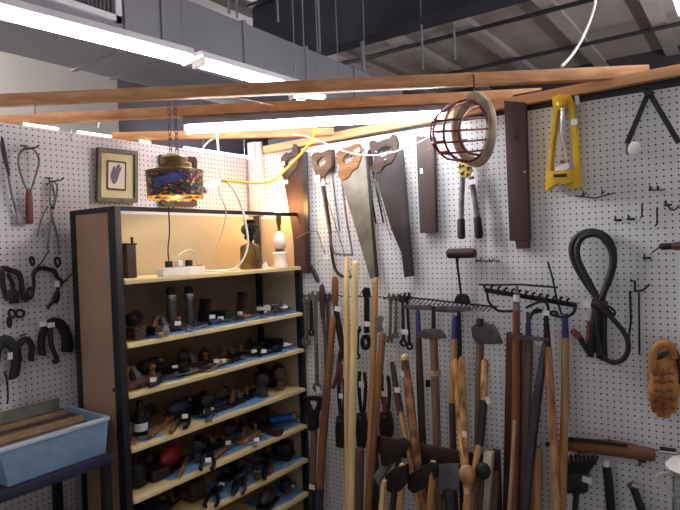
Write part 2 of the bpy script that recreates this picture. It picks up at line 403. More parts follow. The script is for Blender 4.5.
for i, (x, y) in enumerate(((35, 105), (98, 124), (71, 124))):
    p = Zp(x, y-1, 2.315 if i == 0 else 2.318)
    if i == 2: p = L(71, 131, .0)+Vector((.0, 0, .0))
    q = MB().tube(crom([p+Vector((0, 0, .006)), p+Vector((0, 0, -.012)), p+Vector((.012, -.008, -.03)), p+Vector((0, 0, -.042)), p+Vector((-.014, .008, -.032))]), .0022, 6)
    solo(q, 'cup_hook', bright if i else brass, ['small hook under the longest beam at far left', 'small hook under the second beam near the framed print', 'small hook on top of the left wall'][i], 'hook', 'cup hooks')
a = D(595, -6, 2.75); pts = [D(595, -40, 2.9), D(596, -5, 2.8), D(592, 15, 2.74), D(583, 37, 2.69), D(572, 55, 2.67), Zp(562, 66, 2.375)]
solo(MB().tube(crom(pts), .006, 8), 'hanging_cable', white_pl, 'pale cable hanging from the roof onto the longest beam', 'cable')

# ================================================================== BOOKCASE
BX, BX0, BY0, BY1, BZ = .408, .075, -1.205, -.012, 1.875
SHZ = [1.570, 1.306, 1.098, .872, .660, .464, .270]
bc = thing('bookcase', 'open black framed bookcase of pale shelves in the corner, holding old tools', 'bookcase')
def post(x0, x1, y0, y1): MB().bbox((x0, y0, 0), (x1, y1, BZ)).build('post', blackm, bc, .002)
post(BX-.05, BX, BY0, BY0+.030); post(BX0, BX0+.035, BY0, BY0+.03); post(BX-.04, BX, BY1-.022, BY1); post(BX0+.003, BX0+.033, BY1-.05, BY1-.02)
MB().bbox((BX-.009, BY0+.030, BZ-.019), (BX, BY1-.022, BZ)).build('top_rail', blackm, bc)
MB().bbox((BX0+.035, BY0, BZ-.02), (BX-.05, BY0+.022, BZ)).build('top_rail', blackm, bc)
MB().bbox((BX0+.035, BY0+.006, .05), (BX-.05, BY0+.014, BZ-.02)).build('side_panel', side_m, bc)['label'] = 'brown hardboard left side panel'
MB().bbox((BX0+.033, BY1-.012, .05), (BX-.04, BY1-.006, BZ-.02)).build('side_panel', beige_i, bc)
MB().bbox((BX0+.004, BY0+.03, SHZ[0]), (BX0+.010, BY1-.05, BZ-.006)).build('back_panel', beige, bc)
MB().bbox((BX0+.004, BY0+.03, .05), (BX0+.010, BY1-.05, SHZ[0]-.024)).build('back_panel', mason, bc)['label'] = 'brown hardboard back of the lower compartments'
for i, z in enumerate(SHZ):
    MB().bbox((BX0+.011, BY0+.031, z-.019), (BX+(.012 if i < 9 else 0), BY1-.023, z)).build('shelf', shelfw, bc, .002)
# top compartment things
def SH(px, X, z):                  # point on a shelf seen at pixel column px
    y = 300.
    for _ in range(8):
        p = L(px, y, X); q = Vector((X, p.y, z))-CAM; y = 255-F*q.dot(u_)/q.dot(d_)
    p = L(px, y, X); return Vector((X, p.y, z))
z0 = SHZ[0]+.001
b = SH(130, .28, z0); g = thing('metal_canister', 'dark brown metal canister with a lever lid at the left end of the top shelf', 'canister', loc=b)
MB().bbox((-.022, -.024, 0), (.022, .022, .145)).build('body', darkbr, g, .004)
MB().bbox((-.026, -.028, .145), (.026, .025, .153)).build('lid', iron, g, .002)
MB().tube([(-.0, .018, .153), (.0, .018, .18)], .006, 8).build('knob', black, g)
# power strip
b = SH(182, .37, z0); g = thing('power_strip', 'white power strip on the top shelf, under the hanging glass lamp', 'power strip', loc=b, rz=.05)
MB().bbox((-.022, -.125, 0), (.022, .125, .036)).build('housing', white_pl, g, .004)
for k in range(5):
    MB().bbox((-.010, -.10+k*.04, .036), (.010, -.082+k*.04, .0375)).build('socket', mat('socket_grey', (150, 148, 145)), g)
MB().bbox((-.012, .102, .036), (.012, .118, .043)).build('switch', mat('switch_amber', (220, 120, 50)), g)
# the lamp cord and plugs
def plugs(px, X, m, label):
    a = SH(px, X, z0+.0395); q = MB().box(a+Vector((0, 0, .014)), (.026, .026, .028)); return solo(q, 'plug', m, label, 'plug', 'plugs in the power strip', .004)
plugs(169, .372, rubber, 'black plug at the left end of the white power strip')
plugs(189, .372, rubber, 'black plug at the right end of the white power strip')
plugs(179, .372, white_pl, 'cream plug in the middle of the white power strip')
P = SH(179, .372, z0+.08)
solo(MB().tube(crom([P+Vector((0, 0, -.010)), P+Vector((0, 0, .012)), SH(186, .33, z0+.112), SH(192, .32, z0+.11), SH(198, .30, z0+.05), SH(206, .29, z0+.006), SH(213, .30, z0+.006)]), .004, 6), 'extension_lead', mat('cream_cord', (226, 214, 186), .5), 'cream cord looping from the middle plug of the power strip', 'cord')
# big white cord hanging into the bookcase
def dep(px, py, X): return L(px, py, X)
c = [L(220, 181, .47), L(226, 181, .47), L(234, 190, .47), L(241, 205, .46), L(246, 225, .455), L(248, 243, .45), L(244, 258, .43), SH(236, .405, z0+.016), SH(226, .39, z0+.007), SH(214, .38, z0+.007), SH(206, .374, z0+.012), SH(202.5, .372, z0+.02)]
solo(MB().tube(crom(c), .0055, 8), 'extension_lead', white_pl, 'thick white cord sweeping down from the adapter to the right end of the power strip', 'cord')
c = [L(218.5, 183, .47), L(220, 195, .46), L(226, 210, .455), L(224, 226, .40), L(219, 242, .34), L(213.5, 257, .26)]
solo(MB().tube(crom(c), .0032, 6), 'light_flex', white_pl, 'thin white cord hanging behind the thick one, against the bookcase back', 'cord')
c = [L(217, 132, .46), L(218, 145, .46), L(219.5, 165, .46), L(221, 178, .46)]
solo(MB().tube(crom(c), .0048, 8), 'light_flex', white_pl, 'straight white cord dropping from the shop light to the adapter', 'cord')
# adapter and the yellow extension cord
ad = thing('cord_adapter', 'white block adapter beside the glass lamp shade, where the cords meet', 'adapter')
MB().beam(L(203.5, 190, .48), L(216, 182.5, .48), .028, .034).build('body', white_pl, ad, .004)
MB().beam(L(215.5, 183, .48), L(220, 180.4, .48), .016, .018).build('prong_end', white_pl, ad, .003)
c = [L(221, 180, .485), L(232, 181, .47), L(247, 182.5, .45), L(258, 183, .46), R(268, 182, .40), R(276, 178.5, .36), R(287, 168, .30), R(298, 157, .28), R(308, 145, .27), R(314, 134, .27), R(316, 128.5, .27)]
solo(MB().tube(crom(c), .0062, 8), 'yellow_cable', cordy, 'yellow extension cord swagged from the white adapter up to the shop light', 'cord')
# white conduit draped behind the shop light
c = [L(198, 168, .20), L(200, 156, .20), L(206, 144, .20), L(216, 137.5, .22), L(232, 135.5, .24), R(262, 133.5, .26), R(290, 134.5, .22), R(304, 136, .20), R(320, 141, .17), R(338, 149, .15), R(356, 154, .14), R(376, 155, .14), R(398, 151, .14), R(420, 142, .16), R(436, 134, .2), R(447, 128, .24)]
solo(MB().tube(crom(c), .0044, 8), 'white_cable', mat('grey_white_cable', (206, 204, 202), .5), 'long white cable draped under the shop light across the saw handles', 'cable')
# wires on the second beam
c = [Zp(196, 101, 2.35), Zp(214, 100, 2.35), Zp(228, 98.5, 2.35), Zp(250, 102, 2.34), Zp(275, 107.5, 2.335)]
c = [p+Vector((.02, -.035, 0)) for p in c]
solo(MB().tube(crom(c), .0025, 6), 'thin_wire', mat('peach_wire', (226, 190, 168), .5), 'thin pale wire running along the second beam to the wire nuts', 'wire')
c = [D(283, 106, 2.72), D(290, 101.5, 2.70), D(300, 98.5, 2.70), D(312, 100, 2.70), D(322, 105.5, 2.72), D(327, 112, 2.76)]
solo(MB().tube(crom(c), .004, 6), 'thin_wire', rubber, 'short black wire arched over the top of the shop light', 'wire')
for i, (x, y) in enumerate(((276, 110), (284, 108.5))):
    a = D(x, y, 2.74); solo(MB().lathe([(.003, -.016), (.008, -.012), (.007, .01), (.003, .016)], a, (.5, .3, .6), 8), 'wire_nut', yellow, ['left yellow wire nut above the shop light', 'right yellow wire nut above the shop light'][i], 'wire nut', 'wire nuts')
# blow torch
b = SH(251, .30, z0); g = thing('blow_torch', 'old brass blow torch with black head at the right end of the top shelf', 'torch', loc=b, rz=-.5)
MB().lathe([(.058, 0), (.060, .008), (.056, .03), (.055, .115), (.048, .128), (.02, .14), (.012, .15)], n=20).build('tank', brass, g)
q = MB().lathe([(.012, .14), (.016, .155), (.030, .165), (.030, .18), (.020, .19)], n=12); q.lathe([(.028, -.055), (.034, -.05), (.034, .03), (.026, .05)], (0, 0, .215), (1, 0, 0), 14); q.bbox((-.022, -.022, .18), (.022, .022, .262)); q.build('burner_head', black, g)
MB().tube([(.03, 0, .225), (.11, 0, .225)], .006, 8).build('valve_stem', black, g)
MB().lathe([(.012, -.008), (.016, 0), (.012, .008)], (.112, 0, .225), (1, 0, 0), 8).build('valve_knob', black, g)
MB().tube(crom([(.035, .0, .13), (.075, 0, .12), (.085, 0, .07), (.072, 0, .02), (.05, 0, .012)]), .008, 8).build('handle', redw, g)
MB().bbox((-.06, -.02, .262), (.06, .02, .266)).build('drip_plate', brass, g)
b = SH(265, .40, z0); g2 = solo(MB().box(b+Vector((0, 0, .016)), (.004, .038, .03), Matrix.Rotation(.5, 3, 'X')), 'price_card', paper, 'white price card tilted on the shelf edge between torch and lamp', 'card')
# table lamp with bare glowing bulb
b = SH(280.5, .366, z0); g = thing('table_lamp', 'small white glass table lamp with a bare glowing bulb on the top shelf', 'lamp', loc=b)
MB().lathe([(.044, 0), (.045, 0.0109), (.040, 0.0200), (.038, 0.0637), (.043, 0.0774), (.032, 0.0874)], n=20).build('base', milk, g)
MB().lathe([(.020, 0.0855), (.03, 0.0955), (.022, 0.1019)], n=16).build('collar', brass, g)
MB().lathe([(.018, 0.0983), (.032, 0.1138), (.040, 0.1365), (.036, 0.1638), (.022, 0.1865), (.014, 0.2020)], n=20).build('body', milk, g)
MB().lathe([(.010, 0.20), (.010, 0.235), (.015, 0.245), (.015, 0.292), (.011, 0.296)], n=12).build('socket', brass, g)
MB().lathe([(.012, 0.294), (.018, 0.308), (.029, 0.332), (.030, 0.345), (.022, 0.364), (.008, 0.372)], n=16).build('bulb', emis('warm_bulb', (255, 196, 118), 95), g)

# ================================================================== HANGING GLASS LAMP
cx = L(175, 180, .43); top = Vector((cx.x, cx.y, 0))
lp = thing('pendant_lamp', 'stained glass pendant lamp lit from inside, chained to the second beam', 'lamp')
def zat(y): v = ray(175, y); return (CAM+v*((Vector((cx.x, cx.y, 0))-CAM).dot(Vector((d_.x, d_.y, 0)))/v.dot(Vector((d_.x, d_.y, 0))))).z
ZT, ZB = zat(172), zat(200.5); rs = 28*depth(cx)/F
sh = bpy.data.materials.new('mosaic_glass'); sh.use_nodes = True; nt = sh.node_tree; bs = nt.nodes['Principled BSDF']
tc = nt.nodes.new('ShaderNodeTexCoord'); vo = nt.nodes.new('ShaderNodeTexVoronoi'); vo.inputs['Scale'].default_value = 56; v2 = nt.nodes.new('ShaderNodeTexVoronoi'); v2.inputs['Scale'].default_value = 56; v2.feature = 'DISTANCE_TO_EDGE'
mp = nt.nodes.new('ShaderNodeMapping'); mp.inputs['Scale'].default_value = (1, 1, 1.7)
nt.links.new(tc.outputs['Object'], mp.inputs[0]); nt.links.new(mp.outputs[0], vo.inputs['Vector']); nt.links.new(mp.outputs[0], v2.inputs['Vector'])
sx = nt.nodes.new('ShaderNodeSeparateColor'); nt.links.new(vo.outputs['Color'], sx.inputs[0])
rp = nt.nodes.new('ShaderNodeValToRGB'); rp.color_ramp.interpolation = 'CONSTANT'; els = rp.color_ramp.elements
cs = [(30, 28, 46), (160, 34, 40), (36, 100, 66), (50, 58, 120), (196, 136, 46), (34, 28, 36), (150, 46, 50), (36, 64, 100), (204, 170, 70)]
els[0].color = rgb(cs[0]); els[0].position = 0; els[1].color = rgb(cs[1]); els[1].position = .12
for i, c in enumerate(cs[2:]): e = els.new(.24+.11*i); e.color = rgb(c)
nt.links.new(sx.outputs[0], rp.inputs[0])
lt = nt.nodes.new('ShaderNodeMath'); lt.operation = 'GREATER_THAN'; lt.inputs[1].default_value = .11; nt.links.new(v2.outputs['Distance'], lt.inputs[0])
mx = nt.nodes.new('ShaderNodeMix'); mx.data_type = 'RGBA'; mx.inputs[6].default_value = rgb((22, 18, 26)); nt.links.new(lt.outputs[0], mx.inputs[0]); nt.links.new(rp.outputs[0], mx.inputs[7]); nt.links.new(mx.outputs[2], bs.inputs['Base Color'])
bs.inputs['Roughness'].default_value = .3
gl = bpy.data.materials.new('amber_glass'); gl.use_nodes = True; nt = gl.node_tree; nt.nodes.remove(nt.nodes['Principled BSDF'])
tr = nt.nodes.new('ShaderNodeBsdfTranslucent'); df = nt.nodes.new('ShaderNodeBsdfDiffuse'); ms = nt.nodes.new('ShaderNodeMixShader')
tr.inputs[0].default_value = rgb((255, 220, 120)); df.inputs[0].default_value = rgb((240, 190, 90)); ms.inputs[0].default_value = .3
nt.links.new(tr.outputs[0], ms.inputs[1]); nt.links.new(df.outputs[0], ms.inputs[2]); nt.links.new(ms.outputs[0], nt.nodes['Material Output'].inputs[0])
def ringwall(r0, z0_, r1, z1_, th, n=48, scallop=0, ctr=None):
    ctr = ctr or Vector((cx.x, cx.y, 0)); m = MB(); vs = []
    for r, z, sc in ((r0, z0_, 0), (r1, z1_, scallop), (r1-th, z1_, scallop), (r0-th, z0_, 0)):
        for k in range(n):
            a = 2*PI*k/n; vs.append(ctr+Vector((r*math.cos(a), r*math.sin(a), z-sc*abs(math.sin(a*8)))))
    fs = []
    for i in range(4):
        for k in range(n): fs.append((i*n+k, i*n+(k+1) % n, ((i+1) % 4)*n+(k+1) % n, ((i+1) % 4)*n+k))
    return m.add(vs, fs)
shade_o = ringwall(rs, ZT, rs*.97, ZB+.016, .004).build('shade', sh, lp)
ringwall(rs*.985, ZB+.016, rs*.97, ZB+.004, .004, 96, -.010).build('scalloped_rim', gl, lp)
ringwall(rs*1.005, ZT+.004, rs*1.005, ZT-.006, .006).build('top_band', brass, lp)
ctr = Vector((cx.x, cx.y, 0))
MB().lathe([(rs, ZT), (rs*.75, ZT+.012), (rs*.5, ZT+.014)], ctr, n=32).build('shoulder', brass, lp)
MB().lathe([(rs*.52, ZT+.01), (rs*.55, ZT+.035), (rs*.46, ZT+.04), (rs*.5, ZT+.062), (rs*.36, ZT+.075), (.012, ZT+.082)], ctr, n=24).build('cap', brass, lp)
MB().ball(ctr+Vector((0, 0, ZB+.065)), .03).build('bulb', emis('lamp_bulb', (255, 230, 150), 48), lp)
# the broad blue band that slants across the front of the shade
fv = Vector((CAM.x-cx.x, CAM.y-cx.y, 0)).normalized(); a0 = math.atan2(fv.y, fv.x)
def band(al, z, k=1.012): return ctr+Vector((rs*k*math.cos(a0+al), rs*k*math.sin(a0+al), z))
vs = []; n = 12
for k in range(n+1):
    al = -.75+1.0*k/n; z = ZB+.05+.03*k/n
    for kk, dz in ((1.012, 0), (1.012, .034), (.985, .034), (.985, 0)): vs.append(band(al, z+dz, kk))
fs = []
for k in range(n):
    for i in range(4): fs.append((k*4+i, k*4+(i+1) % 4, k*4+4+(i+1) % 4, k*4+4+i))
fs += [(0, 1, 2, 3), (n*4, n*4+1, n*4+2, n*4+3)]
MB().add(vs, fs).build('glass_band', mat('blue_glass', (74, 84, 150), .3, c2=(52, 60, 120)), shade_o)['label'] = 'blue glass band slanting across the shade'
zc = ZT+.08; bz = 2.318
ch = MB(); nl = int((bz+.03-zc)/.022)+1
for j, off in enumerate((-.020, .020)):
    p0 = ctr+Vector((off*.6, off*.4, 0))
    for k in range(nl):
        c = p0+Vector((0, 0, zc+.011+k*.022)); e = Vector((1, 0, 0)) if k % 2 else Vector((0, 1, 0))
        ch.tube([c+e*.007*math.cos(t)+Vector((0, 0, .015*math.sin(t))) for t in [2*PI*q/10 for q in range(10)]], .002, 5, True)
ch.build('chain', black, lp)
c = [ctr+Vector((.0, 0, zc-.01)), ctr+Vector((.01, .0, 2.2)), L(168, 112, .45)+Vector((0, 0, 0))]
# lamp cord from inside the lamp to its plug
c = [ctr+Vector((0, 0, ZB+.0)), ctr+Vector((.0, -.01, ZB-.03)), L(169, 206, .452), L(169, 216, .448), L(169.5, 232, .43), L(168, 250, .40), SH(169, .372, z0+.066)]
solo(MB().tube(crom(c), .0032, 6), 'lamp_cord', rubber, 'black cord from the stained glass lamp down to the power strip', 'cord')
# framed picture behind the lamp, standing on the bookcase frame against the wall
def frame(px, d, label, name='framed_print'):
    f = thing(name, label, 'picture'); o = [L(x, y, d) for x, y in px]; c = sum(o, Vector())/4
    def sc(k): return [c+(p-c)*k for p in o]
    return f, o, sc
f, o, sc = frame([(159, 155), (195, 157.5), (195, 207), (159, 206)], .012, 'small dark framed picture half hidden behind the stained glass lamp')
MB().ringprism(sc(1), sc(.80), (.018, 0, 0), 40).build('frame', darkbr, f); MB().prism(sc(.82), (.006, 0, 0)).build('picture_sheet', mat('rosy_print', (190, 160, 150), .7, c2=(150, 120, 120), scale=14), f)
# framed bird wing print
f, o, sc = frame([(96, 147.5), (135.5, 151.5), (135.5, 203), (95, 202)], .012, 'framed print of a small grey wing in an olive frame on the left wall')
MB().ringprism(sc(1), sc(.84), (.022, 0, 0), 40).build('frame', mat('olive_frame', (98, 88, 60), .5, c2=(60, 52, 36), scale=16), f)
MB().prism(sc(.85), (.008, 0, 0)).build('mat_board', mat('cream_mat', (214, 200, 158), .8, c2=(204, 190, 146)), f)
i_ = [L(x, y, .021) for x, y in ((107, 160), (126, 162), (125.5, 191), (106.5, 189.5))]; ci = sum(i_, Vector())/4
MB().ringprism(i_, [ci+(p-ci)*.88 for p in i_], (.004, 0, 0), 40).build('inner_border', mat('olive_dark', (66, 62, 40), .6), f)
MB().prism([ci+(p-ci)*.9 for p in i_], (.002, 0, 0)).build('print', mat('print_paper', (226, 218, 204), .8, c2=(216, 208, 192)), f)
wg = [(112, 182), (110.5, 176), (112, 170), (114, 165.5), (115.5, 169), (117, 165), (120, 164.5), (119.5, 168), (122, 166), (120.5, 171), (118.5, 176), (117.5, 180), (114.5, 184)]
silL(wg, .0235, .001, 3).build('wing_drawing', mat('wing_grey', (120, 112, 132), .8, c2=(90, 82, 100), scale=60), f)

# ================================================================== LEFT WALL
LG = None
t = thing('weeding_knife', 'long thin grey blade tool with lavender grip, leftmost on the left wall', 'tool')
silL([(1, 136), (3, 138), (9.5, 172), (10, 178), (8, 177), (3, 160), (0, 146)], .018, .004).build('blade', iron, t)
MB().tube(crom([L(8.5, 176, .022), L(11.5, 192, .022), L(14.5, 205, .022), L(17, 213, .022)]), .006, 8).build('shank', steel, t)
MB().tube(crom([L(16.5, 208, .022), L(18, 216, .022), L(19.5, 224, .022)]), [.008]*6+[.011]*7, 10).build('grip', lav, t)
t = thing('wire_beater', 'wire loop tool with a dull red handle hung on the left wall', 'tool')
MB().tube(crom([L(28, 192, .03), L(22, 178, .03), L(18.5, 163, .03), L(20, 153, .03), L(27, 148, .03), L(35, 151, .03), L(39, 161, .03), L(35, 178, .03), L(30.5, 192, .03)]), .005, 8).build('wire_loop', steel, t)
MB().tube([L(29, 190, .03), L(29, 196, .03), L(29.5, 221, .03), L(29.5, 224, .03)], [.010, .014, .016, .013], 10).build('handle', redgrip, t)
def hookL(px, py, label, ln=12):
    q = MB().tube([L(px, py, .004), L(px, py, .012), L(px+1, py+4, .025), L(px+ln, py+2, .07), L(px+ln+3, py-.5, .085)], .0035, 6); q.bbox(L(px-4, py-.8, .002), L(px+4, py+.8, .006))
    return solo(q, 'peg_hook', black, label, 'hook', 'peg hooks on the left wall')
hookL(24, 145.5, 'black peg hook holding the red handled wire loop'); hookL(49, 178, 'black peg hook holding the grey tongs')
t = thing('tongs', 'long grey metal tongs hanging open on the left wall beside the bookcase', 'tongs')
for pts in ([(51, 183), (50, 200), (52, 212), (49, 235), (47, 250)], [(52, 183), (55, 200), (51, 212), (57, 235), (59, 255)]):
    wireL(pts, .022, .0048).build('arm', steel, t)
MB().lathe([(.008, 0), (.008, .014)], L(51.5, 208, .016), (1, 0, 0), 10).build('pivot', iron, t)
wireL([(48, 206), (42, 218), (38, 232), (37, 237)], .02, .004).build('spring_arm', steel, t)
wireL([(47, 185), (52, 181), (57, 186), (56, 198), (54, 206)], .024, .004).build('jaw', steel, t)
# bridle bits
t = thing('bridle_bit', 'dark iron bridle bit with rings spread under the grey tongs', 'bridle bit')
wireL([(33, 276), (36, 270), (42, 268), (48, 269), (54, 271), (57, 277)], .03, .010).build('mouthpiece', iron, t)
for pts in ([(31, 263), (30, 258), (32.5, 257.5), (34, 261), (33, 265)], [(56, 264), (55, 259), (58, 258), (60, 263), (57.5, 267)], [(28, 290), (28, 297), (31.5, 298), (32.5, 292), (30, 288)], [(55, 294), (54, 301), (57, 302), (59, 296), (58, 291)]):
    wireL(pts, .03, .0055, closed=True).build('ring', iron, t)
wireL([(33, 276), (34, 283), (33, 290), (31, 297), (24, 301)], .032, .008).build('cheek_piece', iron, t)
wireL([(57, 277), (62, 282), (58, 288), (57, 297), (50, 305), (47.5, 309)], .032, .008).build('cheek_piece', iron, t)
wireL([(63, 283), (70, 276), (77, 270)], .034, .0035).build('rod', iron, t)
wireL([(36, 268), (42, 262), (49, 250)], .034, .003).build('chain', iron, t)
tagL(57, 284, .045, t, 4, 6)
t = thing('snaffle_bit', 'black iron bit with hanging buckle at the left edge, left of the bridle bit', 'bridle bit')
wireL([(1, 272), (3, 268), (10, 270), (18, 273), (21, 281), (22, 292), (24, 300)], .026, .011).build('frame_bar', iron, t)
wireL([(2, 272), (3, 285), (5, 293), (8, 300)], .026, .011).build('frame_bar', iron, t)
wireL([(8, 274), (12, 282), (13, 292), (12, 300)], .03, .009).build('inner_bar', iron, t)
silL([(8, 290), (18, 291), (19, 303), (9, 304)], .026, .008).build('buckle', iron, t, .002)
for pts in ([(9, 314), (10, 310), (14, 311), (15, 315), (12, 318)], [(16, 313), (19, 310), (24, 312), (23, 316), (18, 317)], [(8, 318), (11, 321), (10, 327), (8, 324)]):
    wireL(pts, .026, .0055, closed=True).build('chain_link', iron, t)
# horseshoes: a broad flat U with nail creases
def shoe(ol, il, d, label, tags, rot=0):
    t = thing('horseshoe', label, 'horseshoe', 'big dark horseshoes')
    p = [L(x, y, d) for x, y in ol]; q = [L(x, y, d) for x, y in il]
    pts = crom(p, False, 4)+crom(q[::-1], False, 4)
    MB().prism(pts, (.02, 0, 0)).build('shoe', mat('black_iron_shoe', (34, 28, 31), .5, .2, (24, 20, 22), 30, bump=.2), t, .003)
    return t
t = shoe([(-12, 385), (-10, 362), (-6, 343), (3, 335), (13, 339), (19, 355), (18, 372), (14, 378)], [(-4, 384), (-2, 362), (0, 350), (4, 346), (9, 351), (11, 362), (9, 374), (8, 380)], .02, 'dark horseshoe cut off by the left edge of the photo', 0)
wireL([(4, 372), (7, 380), (8, 398), (7, 404)], .03, .004).build('strap', leath_d, t); tagL(10, 356, .044, t, 4, 7)
t = shoe([(15, 360), (14.5, 350), (17, 341), (23, 336.5), (29, 338), (33, 346), (32, 356), (32.5, 361)], [(21, 361), (19.5, 352), (20, 346), (23.5, 342), (27, 344), (28.5, 350), (27.5, 356), (28, 361)], .02, 'small dark horseshoe between the two larger ones', 0)
t = shoe([(38, 355), (37, 342), (39, 330), (44, 322), (52, 317.5), (60, 319), (67, 327), (71, 340), (71, 352)], [(44.5, 356), (43, 344), (44.5, 334), (48, 328), (53, 326), (58, 330), (61, 338), (61, 347), (61, 352)], .02, 'largest dark horseshoe, nearest the bookcase, with two white tags', 0)
MB().tube(crom([L(50.5, 326, .045), L(50.5, 340, .045), L(53, 350, .045), L(57, 360, .045), L(53, 362, .045)]), .011, 8).build('strap', leath_d, t)
tagL(43, 324, .05, t, 6, 5); tagL(51, 325, .058, t, 6, 5)
solo(MB().tube([L(20, 336, .003), L(20, 336, .02), L(27, 333.5, .03)], .003, 6), 'peg_hook', black, 'small peg hook above the small horseshoe', 'hook', 'peg hooks on the left wall')

# ================================================================== TABLE AND BLUE BIN
t = thing('side_table', 'dark table under the blue bin at the left edge', 'table')
MB().bbox((.003, -2.3, .845), (.42, -1.264, .88)).build('tabletop', navy, t, .003)
for x in (.02, .395):
    for y in (-1.285, -2.25): MB().bbox((x-.016, y-.016, 0), (x+.016, y+.016, .845)).build('leg', blackm, t)
MB().bbox((.005, -2.25, .50), (.41, -1.27, .52)).build('lower_shelf', blackm, t)
bn = thing('storage_bin', 'blue plastic bin full of flat brown cards on the dark table', 'bin')
rim = [Vector(p) for p in ((.412, -1.69, 1.03), (.398, -1.262, 1.03), (.07, -1.252, 1.03), (.07, -1.71, 1.03))]
bot = [Vector(p) for p in ((.398, -1.655, .882), (.388, -1.276, .882), (.085, -1.268, .882), (.085, -1.675, .882))]
c = sum(rim, Vector())/4
ins = [c+(p-c)*.95 for p in rim]; bi = [Vector((p.x*.92+.018, p.y*.97-.044, .888)) for p in bot]
vs = bot+rim+ins+bi
fs = [(0, 3, 2, 1)]+[(i, (i+1) % 4, (i+1) % 4+4, i+4) for i in range(4)]+[(i+4, (i+1) % 4+4, (i+1) % 4+8, i+8) for i in range(4)]+[(i+8, (i+1) % 4+8, (i+1) % 4+12, i+12) for i in range(4)]+[(12, 13, 14, 15)]
MB().add(vs, fs).build('bin_body', bluebin, bn, .006)
rm = MB(); o2 = [c+(p-c)*1.035+Vector((0, 0, -.003)) for p in rim]; rm.ringprism(o2, ins, (0, 0, -.014), 48); rm.build('rim', mat('bin_rim', (176, 190, 196), .4, c2=(160, 176, 184)), bn, .002)
CT = [folder, mat('tan_card', (176, 148, 112), .7, c2=(150, 122, 90)), folder, mat('dark_card', (86, 66, 54), .7, c2=(66, 50, 42))]
for i in range(9):
    x = .112+i*.0305; h = 1.026+.014*random.random()-(.003*i); y0 = -1.640+.01*random.random()
    fo = MB().bbox((x, y0, .889), (x+.004+.004*random.random(), -1.292-.010*random.random(), h))
    s = solo(fo, 'file_card', CT[i % 4], ['backmost', 'second from the back', 'third from the back', 'fourth from the back', 'middle', 'fourth from the front', 'third from the front', 'second from the front', 'frontmost'][i]+' brown card standing on edge in the blue bin', 'card', 'brown cards in the blue bin')
solo(MB().prism([L(0, 424, .112), L(59, 413, .112), L(59, 397.5, .112), L(0, 412, .112)], (.004, 0, 0)), 'divider_board', grey_b, 'grey board standing up at the back of the blue bin', 'board')
q = thing('bench_vise', 'dark iron clamp on the shelf below the blue bin', 'clamp')
b0 = Vector((.22, -1.40, .521))
MB().bbox(b0+Vector((-.06, -.08, 0)), b0+Vector((.06, .08, .04))).build('base', iron, q, .006)
MB().bbox(b0+Vector((-.03, -.06, .04)), b0+Vector((.03, .07, .10))).build('jaw', iron, q, .006)
MB().tube([b0+Vector((.03, .0, .07)), b0+Vector((.12, 0, .07))], .012, 10).build('screw', bright, q)
MB().tube([b0+Vector((.11, -.06, .07)), b0+Vector((.11, .06, .07))], .006, 8).build('bar_handle', steel, q)

# ================================================================== RIGHT WALL
HK = 'peg hooks on the right wall'
def lone_hook(px, py, label, out=.06):
    q = MB(); a = R(px, py, .002)
    q.tube([a, a+Vector((0, -out*.5, -.004)), a+Vector((0, -out, .004)), a+Vector((0, -out-.004, .016))], .003, 6); q.box(a+Vector((0, -.003, 0)), (.03, .004, .008))
    return solo(q, 'peg_hook', black, label, 'hook', HK)
def rail(px, label, n=2, w=10):
    t = thing('hook_rail', label, 'hook rail', 'hook rails')
    wireR(px, .022, .0028, False).build('rail', black, t)
    (x0, y0), (x1, y1) = px[0], px[-1]
    for k in range(n):
        f = (k+.5)/n; x, y = x0+(x1-x0)*f, y0+(y1-y0)*f
        a = R(x, y, .003); MB().tube([a+Vector((0, 0, .012)), a+Vector((0, -.02, .004)), a+Vector((0, -.05, -.002)), a+Vector((0, -.056, .014))], .0028, 6).build('peg_hook', black, t)
    return t
# --- handsaws
def handsaw(label, blade, outer, hole, mb, mh, d, back=None, tags=(), bolts=()):
    t = thing('handsaw', label, 'saw')
    silR(blade, d, .0025).build('blade', mb, t)
    if back: silR(back, d-.001, .006).build('back_edge', blackm, t)['label'] = 'black edge along the back of the blade'
    o = crom([R(x, y, d+.010) for x, y in outer], True, 4); h = crom([R(x, y, d+.010) for x, y in hole], True, 4)
    hd = MB().ringprism(o, h, (0, .022, 0), 56).build('handle', mh, t, .004)
    for x, y in bolts: MB().lathe([(.006, 0), (.006, .003), (.002, .005)], R(x, y, d+.010), (0, -1, 0), 10).build('bolt', bright, hd)
    for g in tags: tagR(g[0], g[1], d+.016, t, *g[2:])
    return t
handsaw('handsaw with a rusty dark red blade hanging beside the glowing lamp', [(284, 179), (291, 173), (299, 163), (301, 152), (306, 153), (309.5, 273), (297, 272.5), (292.5, 232)],
        [(281, 158), (285, 153), (291, 152), (293, 144), (297, 146), (298.5, 158), (296, 168), (290, 175), (285, 180), (281.5, 174), (284, 168), (281, 164)], [(287, 160), (292, 156.5), (294.5, 158), (293, 163), (288, 167), (286, 164)], saw_red, dark_h, .035,
        [(303, 150), (307, 152), (311, 273), (306.5, 273)], [(283, 163.5, 4, 4), (286, 182, 5, 4)])
